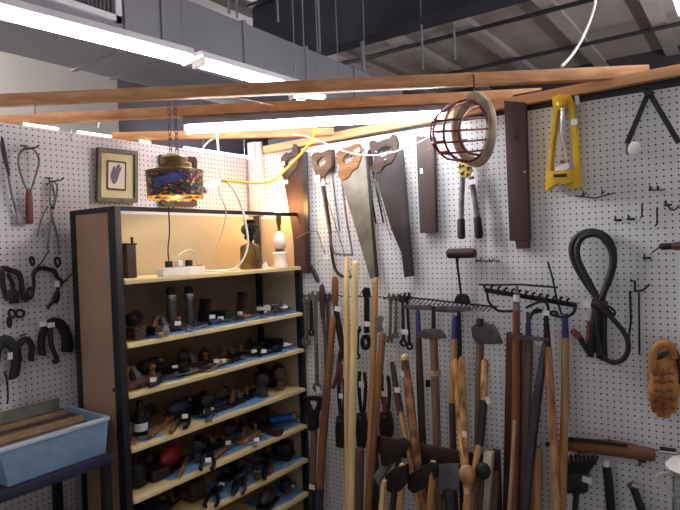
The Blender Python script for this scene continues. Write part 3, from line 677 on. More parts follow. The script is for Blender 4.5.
handsaw('handsaw with orange brown handle and pale worn steel blade, middle of the three', [(341.5, 180.5), (347, 177.5), (350, 176), (352, 171), (356.5, 169.5), (359, 158), (363, 156), (367.5, 157), (377, 277), (370.5, 279)],
        [(337, 153), (341, 149), (348, 147), (354, 144), (359, 144), (359.5, 152), (361, 157), (357, 168), (352, 171), (348.5, 177), (341, 180), (337.5, 174), (339, 167), (336.5, 160)], [(343, 157), (349, 153), (354.5, 153), (355, 156), (351, 160.5), (345, 163), (342.5, 161)], saw_grey, orange_h, .045,
        [(366, 156), (368.3, 156.5), (379, 277), (376, 277.5)], [(357, 150.5, 7, 4, .4)], [(349, 167), (355, 163.5)])
handsaw('wide dark bladed handsaw with dark handle, rightmost of the handsaws', [(376, 175), (381, 173), (386, 166), (392, 164), (395, 155), (402.5, 149), (413, 276), (404.5, 277.5), (401.5, 253), (391, 228), (383, 200)],
        [(369, 142), (373, 140), (377, 142), (384, 139), (389, 138), (393, 134), (396.5, 139), (397, 148), (395, 156), (391, 163), (384, 166), (380, 172), (374, 173), (372, 165), (374, 157), (370, 150)], [(378, 150), (385, 146.5), (391, 147), (390, 152), (384, 156), (378, 156)], saw_dark, dark_h, .04,
        [(401.5, 149), (403.3, 149), (414.5, 276), (411.5, 276)], [], [(385.5, 160), (376, 152)])
# --- hacksaws between them
t = thing('hacksaw', 'hacksaw with a worn brown pistol handle and long grey frame beside the rusty handsaw', 'saw')
o = crom([R(x, y, .05) for x, y in [(311, 157), (315, 152.5), (323, 152), (329, 149), (331, 154), (331.5, 165), (327, 172), (321, 178), (316, 176), (313, 168)]], True, 4)
h = crom([R(x, y, .05) for x, y in [(317, 161), (322, 156.5), (325.5, 158), (325, 163), (321, 166), (317.5, 165.5)]], True, 4)
MB().ringprism(o, h, (0, .024, 0), 48).build('handle', brown_h, t, .004)
wireR([(320, 176), (321.5, 186), (326, 214), (330, 236), (333, 250), (336, 253.5), (350, 254.5), (352, 252), (346, 215), (341.5, 178)], .034, .0058, True).build('frame', steel, t)
wireR([(322, 184), (329, 184)], .034, .003, False).build('blade_pin', iron, t)
tagR(317, 178, .06, t, 7, 5, .2); tagR(323, 183.5, .05, t, 5, 4)
t = thing('hacksaw', 'narrow grey hacksaw frame hanging close behind the brown handled hacksaw', 'saw')
wireR([(331, 158), (333, 180), (336, 205), (339.5, 231), (331, 232), (327.5, 205), (325, 186), (324.5, 172)], .016, .0046, False).build('frame', steel, t)
wireR([(333.5, 150), (333.5, 158), (334, 166), (333.5, 172)], .018, .008).build('grip', dark_h, t)
t = thing('bow_saw', 'black tubular bow saw frame curving out below the hacksaws', 'saw')
wireR([(323, 186), (326.5, 205), (330, 232), (331.5, 250), (334, 265), (338, 273), (345, 277), (351, 277)], .022, [.0085]*43, True, 9).build('bow', black, t)
wireR([(323, 186), (337, 230), (351, 276)], .024, .0022, False).build('blade', iron, t)
t = thing('hacksaw', 'slim dark hacksaw frame with square end, hanging between the pale and the dark handsaw', 'saw')
wireR([(371.5, 158), (374, 178), (379, 202), (383.5, 223), (376, 223.5), (372, 200), (369.5, 178)], .018, .0046, False).build('frame', iron, t)
wireR([(369, 150), (370, 158), (370.5, 166)], .022, .009).build('grip', dark_h, t)
wireR([(373, 174), (378, 192), (383, 208), (391, 240)], .022, .0026, False).build('blade', bright, t)
# coping saw
t = thing('coping_saw', 'thin framed coping saw with black handle, low beside the rusty handsaw', 'saw')
wireR([(297, 238), (303, 234.5), (312, 231.5), (317, 231.5), (319, 236), (324.5, 253), (327, 257)], .05, .0028).build('frame', steel, t)
wireR([(327, 257), (319, 262), (312, 266)], .05, .002, False).build('blade', bright, t)
MB().tube([R(311, 266, .05), R(313.5, 271, .05), R(317, 279, .05), R(318.5, 282, .05)], [.008, .013, .014, .010], 10).build('handle', black, t)
tagR(326, 257, .056, t, 7, 5)
# --- boards and levels on the wall
def wood_board(name, px, d, th, m, label, cat):
    t = thing(name, label, cat); silR(px, d, th).build('body', m, t, .003); return t
t = wood_board('wooden_level', [(419, 137), (436.5, 137), (438.5, 232.5), (423, 233)], .012, .035, levelw, 'grey brown wooden level hanging beside the wire mask', 'level')
tagR(421.5, 171, .05, t, 3, 5); MB().lathe([(.006, 0), (.006, .004)], R(429, 150, .048), (0, -1, 0), 10).build('screw', brass, t)
t = wood_board('wooden_level', [(506.5, 102), (527.5, 103.5), (531.5, 240), (512, 241)], .012, .035, maroon, 'long maroon wooden level with a stepped lower end, right of the loppers', 'level')
silR([(517, 239), (530.5, 238.5), (530.5, 248), (518.5, 249)], .012, .03).build('end_block', maroon, t, .002)
MB().lathe([(.010, 0), (.010, .004)], R(516, 137, .048), (0, -1, 0), 12).build('vial_plate', iron, t)
MB().lathe([(.006, 0), (.006, .004)], R(525, 172, .048), (0, -1, 0), 12).build('screw', bright, t)
# --- round wire mask on the beam hook
t = thing('wire_mask', 'red wire cage mask with a tan padded rim hanging from the beam', 'mask')
MC = R(474.5, 131, .33); kk = depth(MC)/F
cf = (CAM-MC).normalized(); side = Vector((cf.y, -cf.x, 0)).normalized()
side = -side if side.dot(r_) > 0 else side          # points to picture left
nrm = (side*.5+cf*.866).normalized(); e1 = nrm.cross(Vector((0, 0, 1))).normalized(); e2 = e1.cross(nrm)
ew, eh = 20*kk, 31*kk
e1, e2 = e1*math.cos(.12)+e2*math.sin(.12), e2*math.cos(.12)-e1*math.sin(.12)
def ell(k=1, off=0, n=36): return [MC+e1*ew*k*math.cos(2*PI*i/n)+e2*eh*k*math.sin(2*PI*i/n)+nrm*off for i in range(n)]
pts = ell(1); pts = [p+nrm*.012*math.sin(4*PI*i/36+1)+e2*(.012 if i in (8, 9, 10) else 0) for i, p in enumerate(pts)]
MB().tube(pts, .022, 10, True).build('padded_rim', mat('tan_felt', (190, 170, 148), .9, 0, (152, 132, 112), 18, bump=.5), t)
cg = MB(); Hh = .20
def dome(u, v):              # u, v in [-1, 1]: a bulged point
    q = 1-u*u-v*v; q = max(q, 0); return MC+e1*ew*(1.28*u+.36)+e2*eh*.98*v+nrm*(.022+Hh*math.sqrt(q))
for v in (-.62, -.28, .06, .4):
    w = math.sqrt(1-v*v); cg.tube([dome(w*(-1+2*i/14), v) for i in range(15)], .0046, 6)
for u in (-.62, -.2, .25, .65):
    w = math.sqrt(1-u*u); cg.tube([dome(u, w*(-1+2*i/14)) for i in range(15)], .0046, 6)
cg.tube([dome(math.cos(2*PI*i/36), math.sin(2*PI*i/36)) for i in range(36)], .005, 6, True)
cg.build('wire_cage', mat('red_wire', (128, 34, 42), .4, .2, (92, 24, 32)), t)
hp = MC+e2*(eh+.02)
wire = MB().tube(crom([hp, hp+Vector((0, 0, .03)), Vector((hp.x, hp.y, 2.345)), Vector((hp.x-.02, hp.y+.02, 2.36))]), .003, 6); wire.build('hanging_loop', iron, t)
# --- loppers
t = thing('loppers', 'long handled loppers with black grips hanging under the wire mask', 'loppers')
silR([(459, 163), (471, 162), (473, 170), (470, 178), (461, 178.5), (459.5, 172)], .05, .012).build('pivot_plate', mat('chipped_yellow', (196, 172, 84), .5, .2, (40, 36, 30), 60, amount=(.42, .52)), t, .002)
for x, y in ((463, 166), (469, 168), (462, 174), (468, 175)): MB().lathe([(.007, 0), (.007, .004)], R(x, y, .063), (0, -1, 0), 8).build('bolt', black, t)
silR([(463, 163), (460, 150), (462, 140), (466, 150), (467, 163)], .05, .008).build('blade', steel, t)
for a, b, c in (((462.5, 177), (461.3, 204), (461, 221)), ((471, 177), (475.5, 204), (477.3, 218))):
    MB().tube([R(*a, .052), R(*b, .052), R(*c, .052)], .013, 10).build('handle', steel, t)
for a, b in (((461, 219), (461.4, 239)), ((477.2, 217), (479.4, 238.5))):
    A, B = R(*a, .052), R(*b, .052); MB().tube([A, A.lerp(B, .1), A.lerp(B, .9), B], [.016, .018, .019, .012], 12).build('grip', rubber, t)
tagR(472, 182, .07, t, 8, 5, .1)
lone_hook(464, 140, 'black peg hook seen through the opening of the wire mask'); lone_hook(494, 122, 'black peg hook between the wire mask and the maroon level')
# --- yellow tool
t = thing('yellow_level', 'yellow plastic A shaped frame tool holding a silver rod, under the beams', 'tool')
o = [(555, 99), (562, 96.5), (573, 97.5), (576, 106), (580, 140), (583, 188), (575, 190), (568, 184), (558, 183), (552, 191), (548, 191), (549.5, 170), (553, 140), (556.5, 112)]
h = [(561, 112), (571, 111), (574, 140), (577, 171), (562, 172), (553.5, 172), (557, 140)]
MB().ringprism([R(x, y, .02) for x, y in o], [R(x, y, .02) for x, y in h], (0, -.05, 0), 70).build('frame', yellow, t, .004)
silR([(548.5, 172), (572, 171), (573, 182), (567, 185), (558, 184), (549, 190)], .068, .022).build('base_block', yellow, t, .004)
silR([(553.5, 174.5), (567, 173.5), (567, 177), (553.5, 177.5)], .0905, .001).build('dark_label', blackm, t)['label'] = 'black strip on the yellow base'
MB().tube([R(563, 103, .075), R(563, 118, .075), R(562, 132, .07), R(566, 158, .06), R(567, 170, .06)], [.010, .012, .010, .006, .006], 10).build('rod', bright, t)
MB().lathe([(.012, 0), (.020, .006), (.020, .018), (.010, .026)], R(562.5, 104, .07), (0, -1, 0), 12).build('knob', yellow, t)
silR([(556, 168), (567, 163), (571, 166), (570, 170), (557, 172)], .062, .016).build('slide', white_pl, t, .002)
MB().lathe([(.008, 0), (.008, .012)], R(562.5, 162, .07), (0, -1, 0), 10).build('red_button', red, t)
tagR(574, 122, .073, t, 6, 6)
silR([(575, 96), (579, 96), (580, 105), (576, 105)], .04, .01).build('clip', white_pl, t)
lone_hook(560, 97, 'peg hook behind the top of the yellow frame tool', .02)
# --- black strap
t = thing('strap', 'black strap hung as an upside down V with a white tag', 'strap')
for a, b in (((648, 94), (627, 144)), ((650, 94), (679, 143))):
    A, B = R(*a, .03), R(*b, .025); s = (B-A).normalized().cross(Vector((0, 1, 0))); MB().prism([A-s*.010, B-s*.010, B+s*.010, A+s*.010], (0, -.004, 0)).build('strap_leg', rubber, t)
silR([(643, 93), (645, 91), (653, 91), (655, 93), (652, 96), (646, 96)], .035, .012).build('knot', rubber, t, .002)
silR([(626, 143), (630, 144), (629, 154), (625.5, 153)], .026, .006).build('buckle', steel, t, .001)
MB().ball(R(634.5, 149, .05), (.024, .010, .030)).build('white_tag', white_pl, t)
lone_hook(649, 93, 'peg hook holding the black strap', .04)
# --- hook rails and small hooks on the right
rail([(475, 261), (500, 261)], 'short black hook rail beside the wooden T handle', 2)
rail([(577, 196), (596, 198), (614, 193)], 'faint grey hook rail just under the yellow tool', 2)
rail([(648, 190), (663, 190)], 'small hook rail at upper right with two upright hooks', 2)
for i, (x, y, l) in enumerate(((618, 220, 'left one of a pair of hooks right of the cable loop'), (631, 219, 'right one of a pair of hooks right of the cable loop'), (647, 258, 'short hook left of the brown wooden handle'), (595, 233, 'hook holding the top of the black cable loop'), (668, 205, 'curly hook near the right edge'))): lone_hook(x, y, l)
for i, (x, y0, y1, l) in enumerate(((642, 204, 216, 'left one of two straight hooks hanging at right'), (657, 207, 224, 'right one of two straight hooks hanging at right'))):
    solo(wireR([(x, y0), (x, y1), (x-2, y1+2)], .02, .0035, False), 'straight_hook', black, l, 'hook', HK)
q = wireR([(668, 205), (671, 210), (676, 209), (679, 205)], .03, .003); solo(q, 'wire_hook', black, 'curled black wire near the right edge above the brown handle', 'hook', HK)
t = thing('awl', 'tool with brown wooden handle and black end lying level at the right edge', 'awl')
wireR([(672, 246), (676, 246), (692, 245.5)], .05, [.014, .017, .016], False, 10).build('handle', redw, t); wireR([(659, 246.5), (662, 246.5), (672, 246.2)], .05, [.008, .014, .013], False, 10).build('ferrule', iron, t)
wireR([(652, 252.5), (660, 247)], .05, .003, False).build('tip', iron, t)
t = thing('bracket_hanger', 'thin black rod bracket with a hook hanging right of the jumper cables', 'hanger')
wireR([(630, 281), (635, 281), (635, 292), (630, 291), (631, 320), (627, 352)], .02, .0045, False).build('bracket', black, t)
wireR([(636, 291), (643, 290), (650, 284)], .03, .004).build('hook', black, t)
wireR([(639, 293), (639.5, 354)], .02, .004, False).build('rod', black, t)
# --- jumper cables
t = thing('jumper_cables', 'black jumper cables looped on a hook with red clamps tied at the middle', 'cables')
for k, (pts, r) in enumerate((([(602, 304), (588, 286), (575, 264), (571.5, 248), (576, 238), (586, 232), (598, 232.5), (609, 240), (614, 256), (611, 275), (604, 292), (601, 304)], .013), ([(601, 306), (590, 284), (579, 262), (577, 248), (582, 238), (592, 234), (602, 237), (611, 250), (612, 266), (606, 286), (599, 304)], .013), ([(598, 306), (612, 318), (626, 336), (628, 350), (622, 360), (611, 362), (602, 354), (598, 336), (597, 310)], .010))):
    wireR([(x, y, .045+.022*k) for x, y in pts], .04, r, True, 8).build('cable', rubber, t)
for k, (a, b) in enumerate((((596, 306), (593, 352)), ((600, 306), (600, 358)), ((604, 308), (604, 360)))):
    MB().tube(crom([R(*a, .06), R((a[0]+b[0])/2-1, (a[1]+b[1])/2, .07), R(*b, .06)]), .015, 8).build('cable_end', rubber, t)
MB().tube([R(592, 303, .065), R(607, 306, .065)], .020, 10).build('tie', mat('purple_tie', (60, 34, 52), .7), t)
wireR([(604, 304), (614, 315), (613, 309), (600, 302)], .08, .005).build('tie_end', black, t)
def clamp(a, b, c):
    A, B, C = R(*a, .06), R(*b, .065), R(*c, .06)
    g = MB().tube([A, B], [.012, .014], 8).build('clamp_grip', redgrip, t); MB().tube([B, C], [.013, .009], 8).build('clamp_jaw', rubber, t)
clamp((572, 330), (580, 338), (590, 356)); clamp((590, 321), (589.5, 340), (592, 357))
tagR(587, 304, .06, t, 8, 8); tagR(586, 317, .05, t, 5, 6)
# --- leather mitt
t = thing('baseball_mitt', 'worn tan leather baseball mitt hanging at the right edge', 'mitt')
MB().ball(R(664.5, 377, .06), (.056, .040, .150), Matrix.Rotation(.05, 3, 'Y'), 18, 14).build('palm', leather, t)
for i, (a, b, c) in enumerate((((655.5, 368), (653, 390), (655.5, 411)), ((660.5, 366), (659, 390), (660.5, 416)), ((666, 366), (666.5, 390), (666.5, 417)), ((671.5, 366), (673.5, 388), (672.5, 412)))):
    MB().tube(crom([R(*a, .085), R(*b, .105), R(*c, .075)], False, 8), [.012+.006*math.sin(PI*j/16)+.0015*math.sin(j*2.4+i) for j in range(17)], 12).build('finger', leather, t)
MB().tube(crom([R(653.5, 372, .10), R(653, 358, .115), R(657, 347, .115), R(664.5, 343.5, .11), R(671, 347, .10), R(674, 358, .09)], False, 6), [.015]*31, 12).build('wrist_strap', leather, t)
MB().ball(R(661.5, 355.5, .115), (.026, .008, .011), Matrix.Rotation(-.6, 3, 'Y')).build('strap_hole', leath_d, t)
MB().tube(crom([R(652.5, 384, .06), R(651, 374, .085), R(653, 366, .10), R(656, 372, .10)], False, 6), [.014]*19, 10).build('thumb', leather, t)
MB().ball(R(675, 374, .09), (.012, .012, .035), None, 10, 8).build('red_padding', mat('reddish_leather', (158, 92, 76), .6), t)
MB().tube(crom([R(668, 344, .10), R(676, 352, .09), R(679.5, 366, .08), R(678, 384, .08)]), .008, 8).build('lace', leath_d, t)
for y in (374, 382, 391, 400, 408): MB().tube(crom([R(653.5, y+1, .112), R(657.5, y-1, .128), R(663, y+1, .130), R(668.5, y-1, .128), R(673.5, y+.5, .115)]), .0038, 6).build('lacing', mat('rust_lace', (128, 78, 48), .7), t)
lone_hook(664, 341, 'peg hook at the top of the leather mitt', .05)
# --- wooden yoke bar
t = thing('wagon_singletree', 'turned reddish brown wooden bar lying level below the mitt', 'wooden bar')
P = [(564, 444, 7), (567, 444, 13), (578, 445.5, 14), (600, 447, 15), (612, 448, 16), (630, 451, 15), (648, 454, 13), (655, 455, 12)]
MB().tube([R(x, y, .055) for x, y, w in P], [pxr(R(x, y, .055), w) for x, y, w in P], 14).build('bar', wood('bar_wood', (138, 90, 62), (94, 58, 40), 'x'), t)
MB().tube([R(609, 440, .065), R(610, 444, .09)], .006, 8).build('iron_eye', iron, t)
silR([(568, 437), (590, 439), (612, 442), (628, 444), (628, 447), (600, 444), (568, 441)], .085, .004).build('iron_strap', iron, t)
lone_hook(580, 452, 'peg hook under the left part of the wooden bar', .07); lone_hook(642, 461, 'peg hook under the right end of the wooden bar', .07)
t = thing('putty_knife', 'flat tool with a black and white handle right of the wooden bar', 'knife')
MB().tube([R(660, 448.5, .04), R(676, 451, .04)], .009, 8).build('handle', black, t); MB().tube([R(659, 451.3, .045), R(678, 453.5, .045)], .007, 8).build('edge', bright, t)
# --- lower right
t = thing('hand_rake', 'dark green fan rake with short curved tines, pointing up below the wooden bar', 'rake')
for i in range(9):
    x = 564+i*3.9; wireR([(567.5+i*2.4, 474, .05), (566+i*3.0, 468, .06), (x, 461, .075), (x+(i-4)*.5, 456, .06)], .06, .0072).build('tine', green_d, t)
silR([(566, 473), (589, 472), (588.5, 491), (584, 493), (569, 493), (566.5, 490)], .05, .012).build('head_plate', green_d, t, .003)
MB().tube([R(577, 488, .06), R(575, 510, .06), R(574, 540, .06)], .012, 10).build('handle', green_d, t)
tagR(587, 480, .075, t, 9, 6, -.2)
t = thing('black_rod', 'black tool handle with a white tip hanging below the wooden bar', 'rod')
MB().tube([R(606.5, 466, .05), R(608.5, 480, .05), R(611, 512, .05), R(612, 535, .05)], [.017, .018, .018, .016], 10).build('shaft', blackm, t)
MB().tube([R(606, 460, .05), R(606.6, 467, .05)], [.013, .015], 10).build('white_tip', white_pl, t)
t = thing('claw_tool', 'black hammer hanging at an angle at lower right, beside the black handle', 'hammer')
MB().tube([R(633, 487, .05), R(638, 500, .05), R(645, 520, .05), R(648, 535, .05)], [.014, .016, .018, .016], 10).build('handle', iron, t)
MB().tube([R(628, 486, .05), R(633, 484.5, .055), R(640, 487, .05)], [.010, .016, .012], 10).build('head', bright, t)
lone_hook(634, 484, 'peg hook behind the angled black hammer head', .03)
# --- T handle edger
t = thing('edging_tool', 'wooden T handled edging tool with a black rod and half moon blade', 'tool')
MB().tube([R(447.5, 253.5, .06), R(449, 253.5, .06), R(473, 253, .06), R(475.5, 253, .06)], [.018, .024, .023, .018], 12).build('handle', darkbr, t)
MB().tube([R(457, 257, .055), R(457.5, 265, .05), R(461, 294, .04)], [.009, .006, .006], 8).build('shank', iron, t)
silR([(454, 303.5), (456, 297), (459, 293.8), (465, 293.3), (469, 296), (471, 303)], .036, .008).build('blade', black, t, .001)

# ================================================================== TOOLS STANDING AND HANGING LOW ON THE RIGHT WALL
def pole(name, label, cat, segs, group=None, tags=(), extra=None):
    """segs: list of (part name, material, [(px, py, width, depth)...]) from the top; the last one goes to the floor"""
    t = thing(name, label, cat, group)
    for i, (pn, m, pts) in enumerate(segs): poleR(pts, i == len(segs)-1).build(pn, m, t)
    for g in tags: tagR(g[0], g[1], g[2], t, *g[3:])
    return t
pole('wooden_pole', 'left of the two long pale wooden poles, its rounded tip by the hacksaw', 'pole', [('shaft', pale, [(346.5, 256.5, 2, .10), (346.5, 259, 6, .10), (346.5, 300, 6.5, .12), (347, 400, 7, .18), (348, 510, 7.5, .25)])])
pole('wooden_pole', 'right and slightly lower of the two long pale wooden poles', 'pole', [('shaft', wood('straw_pole_wood', (226, 204, 154), (202, 172, 118)), [(355.5, 260, 2, .14), (355.5, 263, 8, .14), (354.5, 300, 8, .16), (352.5, 400, 8.5, .22), (350.5, 510, 9, .30)])])
t = pole('wooden_pole', 'tan round tipped pole standing under the tip of the pale handsaw', 'pole', [('shaft', tan, [(375.5, 277, 2, .10), (375.5, 280, 6.5, .10), (375, 300, 7, .11), (373.5, 350, 7, .13), (371, 420, 7, .17), (369, 470, 7, .2)])])
silR([(376, 318), (381, 315), (384, 318), (382, 326), (384, 331), (378, 333), (376, 327)], .15, .006).build('metal_clip', bright, t)
pole('wooden_rod', 'reddish brown handle standing in front of the tan round tipped pole', 'handle', [('shaft', rust_h, [(383, 333, 6, .15), (382.5, 336, 8, .15), (377, 400, 8, .2), (368, 510, 8, .28)])])
t = pole('curved_rod', 'long curved rust brown handle ending in a dark socket, left of the pale poles', 'handle', [('shaft', rust_h, [(333.5, 316, 4, .08), (333, 320, 7, .08), (330.5, 350, 8, .1), (326, 400, 9, .13), (322, 450, 9, .16), (319.5, 492, 9, .19)]), ('socket', navy, [(319.7, 488, 10, .19), (318.8, 512, 10, .21)])])
t = thing('file', 'file with a reddish wooden grip pointing up, left of the pale poles', 'file')
MB().tube([R(335, 276.5, .06), R(335, 279, .06), R(335, 290, .06), R(335, 302, .06), R(335.3, 305, .06)], [.010, .018, .020, .018, .012], 12).build('grip', rust_h, t)
MB().tube([R(335.5, 304, .055), R(337, 318, .05), R(342, 345, .05), R(345, 362, .05)], [.014, .018, .018, .008], 8).build('file_blade', iron, t)
tagR(338, 309, .075, t, 8, 5, -.2)
# D handled spade
t = pole('spade', 'spade with a dark D grip and brown shaft beside the bookcase', 'spade', [('shaft', greyw, [(315, 424, 6, .10), (314, 432, 7.5, .10), (312.5, 485, 8, .14)]), ('socket', iron, [(312.6, 483, 9, .14), (312, 512, 9, .17)])], None, [(312, 487, .19, 7, 5)])
MB().ringprism(crom([R(x, y, .09) for x, y in [(307, 396), (324, 396), (325, 401), (319.5, 415), (319, 428), (311, 428), (311, 415), (306, 402)]], True, 4), crom([R(x, y, .09) for x, y in [(311, 400.5), (320, 400.5), (317, 409), (315, 412), (313.5, 409)]], True, 4), (0, -.03, 0), 48).build('d_grip', blackm, t, .004)
solo(poleR([(359, 449, 11, .16), (359, 452, 12, .16), (358, 510, 12, .22)]), 'timber_post', greyw, 'dull brown post stump standing behind the right pale pole', 'post')
# left hook rail and its wrenches
rail([(301, 297), (318, 294.5), (340, 295.5)], 'black hook rail left of the pale poles, carrying wrenches', 3)
rail([(340, 296), (382, 297)], 'thin hook rail passing behind the pale poles', 1)
def wrench(label, a, b, w, m, d=.03, open_=True, tag_=None, end=True):
    t = thing('wrench', label, 'wrench', None); A, B = R(*a, d), R(*b, d); ax = (B-A).normalized(); sd = ax.cross(Vector((0, 1, 0))); k = depth(A)/F
    w *= k
    MB().prism([A-sd*w*.36, A+sd*w*.36, B+sd*w*.36, B-sd*w*.36], (0, -.009, 0)).build('shank', m, t, .002)
    def jaw(c, dr):
        q = [(-.7, -.9), (-1.0, .1), (-.8, .9), (-.38, 1.1), (-.38, .3), (0, .0), (.38, .3), (.38, 1.1), (.8, .9), (1.0, .1), (.7, -.9)]
        return MB().prism([c+sd*x*w+dr*y*w for x, y in q], (0, -.011, 0))
    jaw(A-ax*w*.4, -ax).build('jaw', m, t, .001)
    if end: MB().ringprism([B+ax*w*.6+(sd*math.cos(u)+ax*math.sin(u))*w*.9 for u in [2*PI*i/16 for i in range(16)]], [B+ax*w*.6+(sd*math.cos(u)+ax*math.sin(u))*w*.45 for u in [2*PI*i/16 for i in range(16)]], (0, -.011, 0), 24).build('ring_end', m, t)
    else: jaw(B+ax*w*.4, ax).build('jaw', m, t, .001)
    if tag_: tagR(tag_[0], tag_[1], d+.02, t, *tag_[2:])
    return t
wrench('grey adjustable wrench hanging nearest the bookcase corner', (307, 302), (306.5, 338), 5.5, steel)
wrench('long grey bar wrench with bright worn ends beside the bookcase', (316, 299), (317.5, 384), 5.5, steel, .05, tag_=(318.5, 390, 5, 6))
wrench('short black wrench hanging between the grey adjustable wrench and the long bar wrench', (311.5, 299), (312, 330), 4, iron, .025)
t = thing('chisel', 'chisel with a dark red handle hanging upside down near the bookcase', 'chisel')
MB().tube([R(322, 284.5, .05), R(322, 288, .05), R(322.5, 300, .05), R(323, 318, .05)], [.009, .016, .018, .012], 10).build('handle', maroon, t)
MB().tube([R(323, 317, .05), R(325.5, 340, .05), R(327, 372, .05)], [.010, .012, .014], 6).build('blade', plate, t)
wrench('big grey flat wrench hanging behind the chisel', (328, 300), (329.5, 350), 5, plate, .02)
t = thing('pliers', 'pliers with dark magenta grips crossing the curved brown handle', 'pliers')
MB().tube(crom([R(338.5, 362, .17), R(337, 376, .18), R(333, 388, .18)]), .011, 8).build('grip', pink if False else mat('plum_grip', (108, 40, 66), .5, c2=(84, 30, 52)), t)
MB().tube(crom([R(340, 362, .17), R(341, 372, .17), R(338.5, 385, .17)]), .010, 8).build('grip', MATS['plum_grip'], t)
MB().tube([R(343, 340, .15), R(341, 354, .16), R(339, 363, .17)], [.006, .016, .012], 8).build('jaws', iron, t)
def shears(label, a, b, w, m, d, tag_, stripe=None):
    t = thing('pruning_shears', label, 'shears'); A, B = R(*a, d), R(*b, d); ax = (B-A); sd = ax.normalized().cross(Vector((0, 1, 0))); k = depth(A)/F*w
    for s in (-1, 1): MB().tube(crom([A+sd*s*k*.25, A+ax*.2+sd*s*k*.32, A+ax*.45+sd*s*k*.2, A+ax*.6]), .010, 8).build('handle', m, t)
    MB().prism([A+ax*.55-sd*k*.4, A+ax*.52+sd*k*.4, A+ax*.75+sd*k*.62, B+sd*k*.3, B-sd*k*.45, A+ax*.78-sd*k*.55], (0, -.02, 0)).build('jaw', leath_d, t, .004)
    MB().lathe([(.010, 0), (.010, .006)], A+ax*.6+Vector((0, -.02, 0)), (0, -1, 0), 10).build('pivot', bright, t)
    if stripe: MB().tube([A+ax*.3+Vector((0, -.014, 0)), A+ax*.55+Vector((0, -.022, 0))], .012, 8).build('red_stripe', redgrip, t)
    tagR(tag_[0], tag_[1], d+.035, t, *tag_[2:]); return t
shears('black shears with a white tag just left of the pale poles', (341.5, 378), (342, 447), 11, rubber, .05, (341, 396, 5, 5))
shears('black shears with a white tag just right of the pale poles', (362, 372), (363, 447), 12, rubber, .06, (361.5, 384.5, 6, 6))
shears('black shears with a red stripe and white tag behind the brown handle', (385, 376), (388, 441), 14, rubber, .05, (384.5, 394, 7, 5), True)
t = thing('pipe_wrench', 'black wrench with a round lower end right of the pale poles', 'wrench')
silR([(365, 292), (369.5, 292), (369.5, 333), (365, 333)], .03, .012).build('shank', black, t, .002)
MB().ringprism([R(366.5+5*math.cos(u), 342+8*math.sin(u), .03) for u in [2*PI*i/16 for i in range(16)]], [R(366.5+2*math.cos(u), 342+4*math.sin(u), .03) for u in [2*PI*i/16 for i in range(16)]], (0, -.014, 0), 24).build('ring_end', black, t)
silR([(363, 291), (366, 287), (370, 288), (371, 296), (365, 297)], .028, .016).build('jaw', black, t, .002)
tagR(367, 324, .05, t, 6, 5)
wrench('short dark wrench hanging behind the right pale pole', (358.5, 331), (358, 354), 3.5, iron, .03)
rail([(383, 298), (402, 296), (418, 299)], 'hook rail carrying small wrenches left of the blue sleeved handle', 3)
wrench('small grey open wrench, left one of a pair under the hook rail', (391.5, 299), (390.5, 338), 3.6, steel, .03, True, None, False)
wrench('small grey open wrench, right one of a pair under the hook rail', (396.5, 299), (396, 333), 3.6, steel, .03)
wrench('black wrench with a white tag hanging left of the blue sleeved handle', (403, 300), (404, 340), 4.4, iron, .04, True, (405, 332, 7, 5))
wrench('long black wrench ending lowest beside the blue sleeved handle', (407.5, 298), (410, 344), 4, black, .03)
# sticks
t = pole('walking_stick', 'thin dark bark stick with a pale cut tip leaning right', 'stick', [('tip', pale, [(391.5, 357, 3, .12), (392, 363, 5, .12)]), ('bark', darkbr, [(392, 362, 5, .12), (396, 388, 7, .14), (401, 415, 8, .17)]), ('shaft', tan, [(401, 412, 7, .17), (406, 440, 6, .2), (411, 466, 5, .24)])], None, [(397, 390, .18, 6, 5), (402, 374, .15, 4, 6, .3)])
pole('walking_stick', 'thick orange brown stick with a pale rounded top leaning right', 'stick', [('knob', pale, [(404, 353.5, 3, .12), (404.5, 356, 8, .12), (405, 361, 8, .12)]), ('shaft', mat('bark_orange', (160, 104, 60), .7, 0, (62, 38, 28), 38, (1, 1, .3), .3, (.38, .62), 6), [(404.8, 360, 8.5, .12), (408, 385, 10, .14), (412.5, 425, 10, .19), (418, 465, 10, .25)])])
# hoes and blue sleeved handles
def sleeve(name, label, cat, sx, segs, tags=()): return pole(name, label, cat, [('sleeve', bluegrip, sx)]+segs, None, tags)
t = sleeve('garden_fork', 'dark handled garden tool with the left blue sleeve, beside the small wrenches', 'garden tool', [(418, 309, 3, .05), (418, 315, 5, .05), (418.5, 337, 6, .06)], [('shaft', darkbr, [(418.6, 335, 6.5, .06), (420, 380, 8, .08), (422, 430, 8, .11), (425, 480, 8, .16)])])
silR([(406, 304.5), (432, 304.8), (434, 309.5), (420, 309), (406.5, 308)], .03, .035).build('head_bar', plate, t, .002)
t = pole('garden_hoe', 'hoe with a grey half moon blade and wooden handle, under the rake head', 'hoe', [('neck', iron, [(433.5, 306, 4, .06), (433.5, 331, 5, .06)]), ('handle', greyw, [(433.5, 338, 9, .07), (435, 375, 9, .09), (436.5, 430, 9, .13), (438, 470, 9, .17)])])
silR([(416.5, 337), (419, 333), (424, 329.5), (432, 328.5), (440, 329), (445, 333), (447.5, 338), (432, 339)], .085, .006).build('blade', plate, t, .001)
MB().tube([R(434.5, 370, .085), R(434.7, 375, .085)], .029, 12).build('tape_band', mat('masking_tape', (196, 158, 132), .7), t)
silR([(426, 380), (430.5, 380), (430.5, 387), (426, 387)], .03, .004).build('dark_tag', black, t)
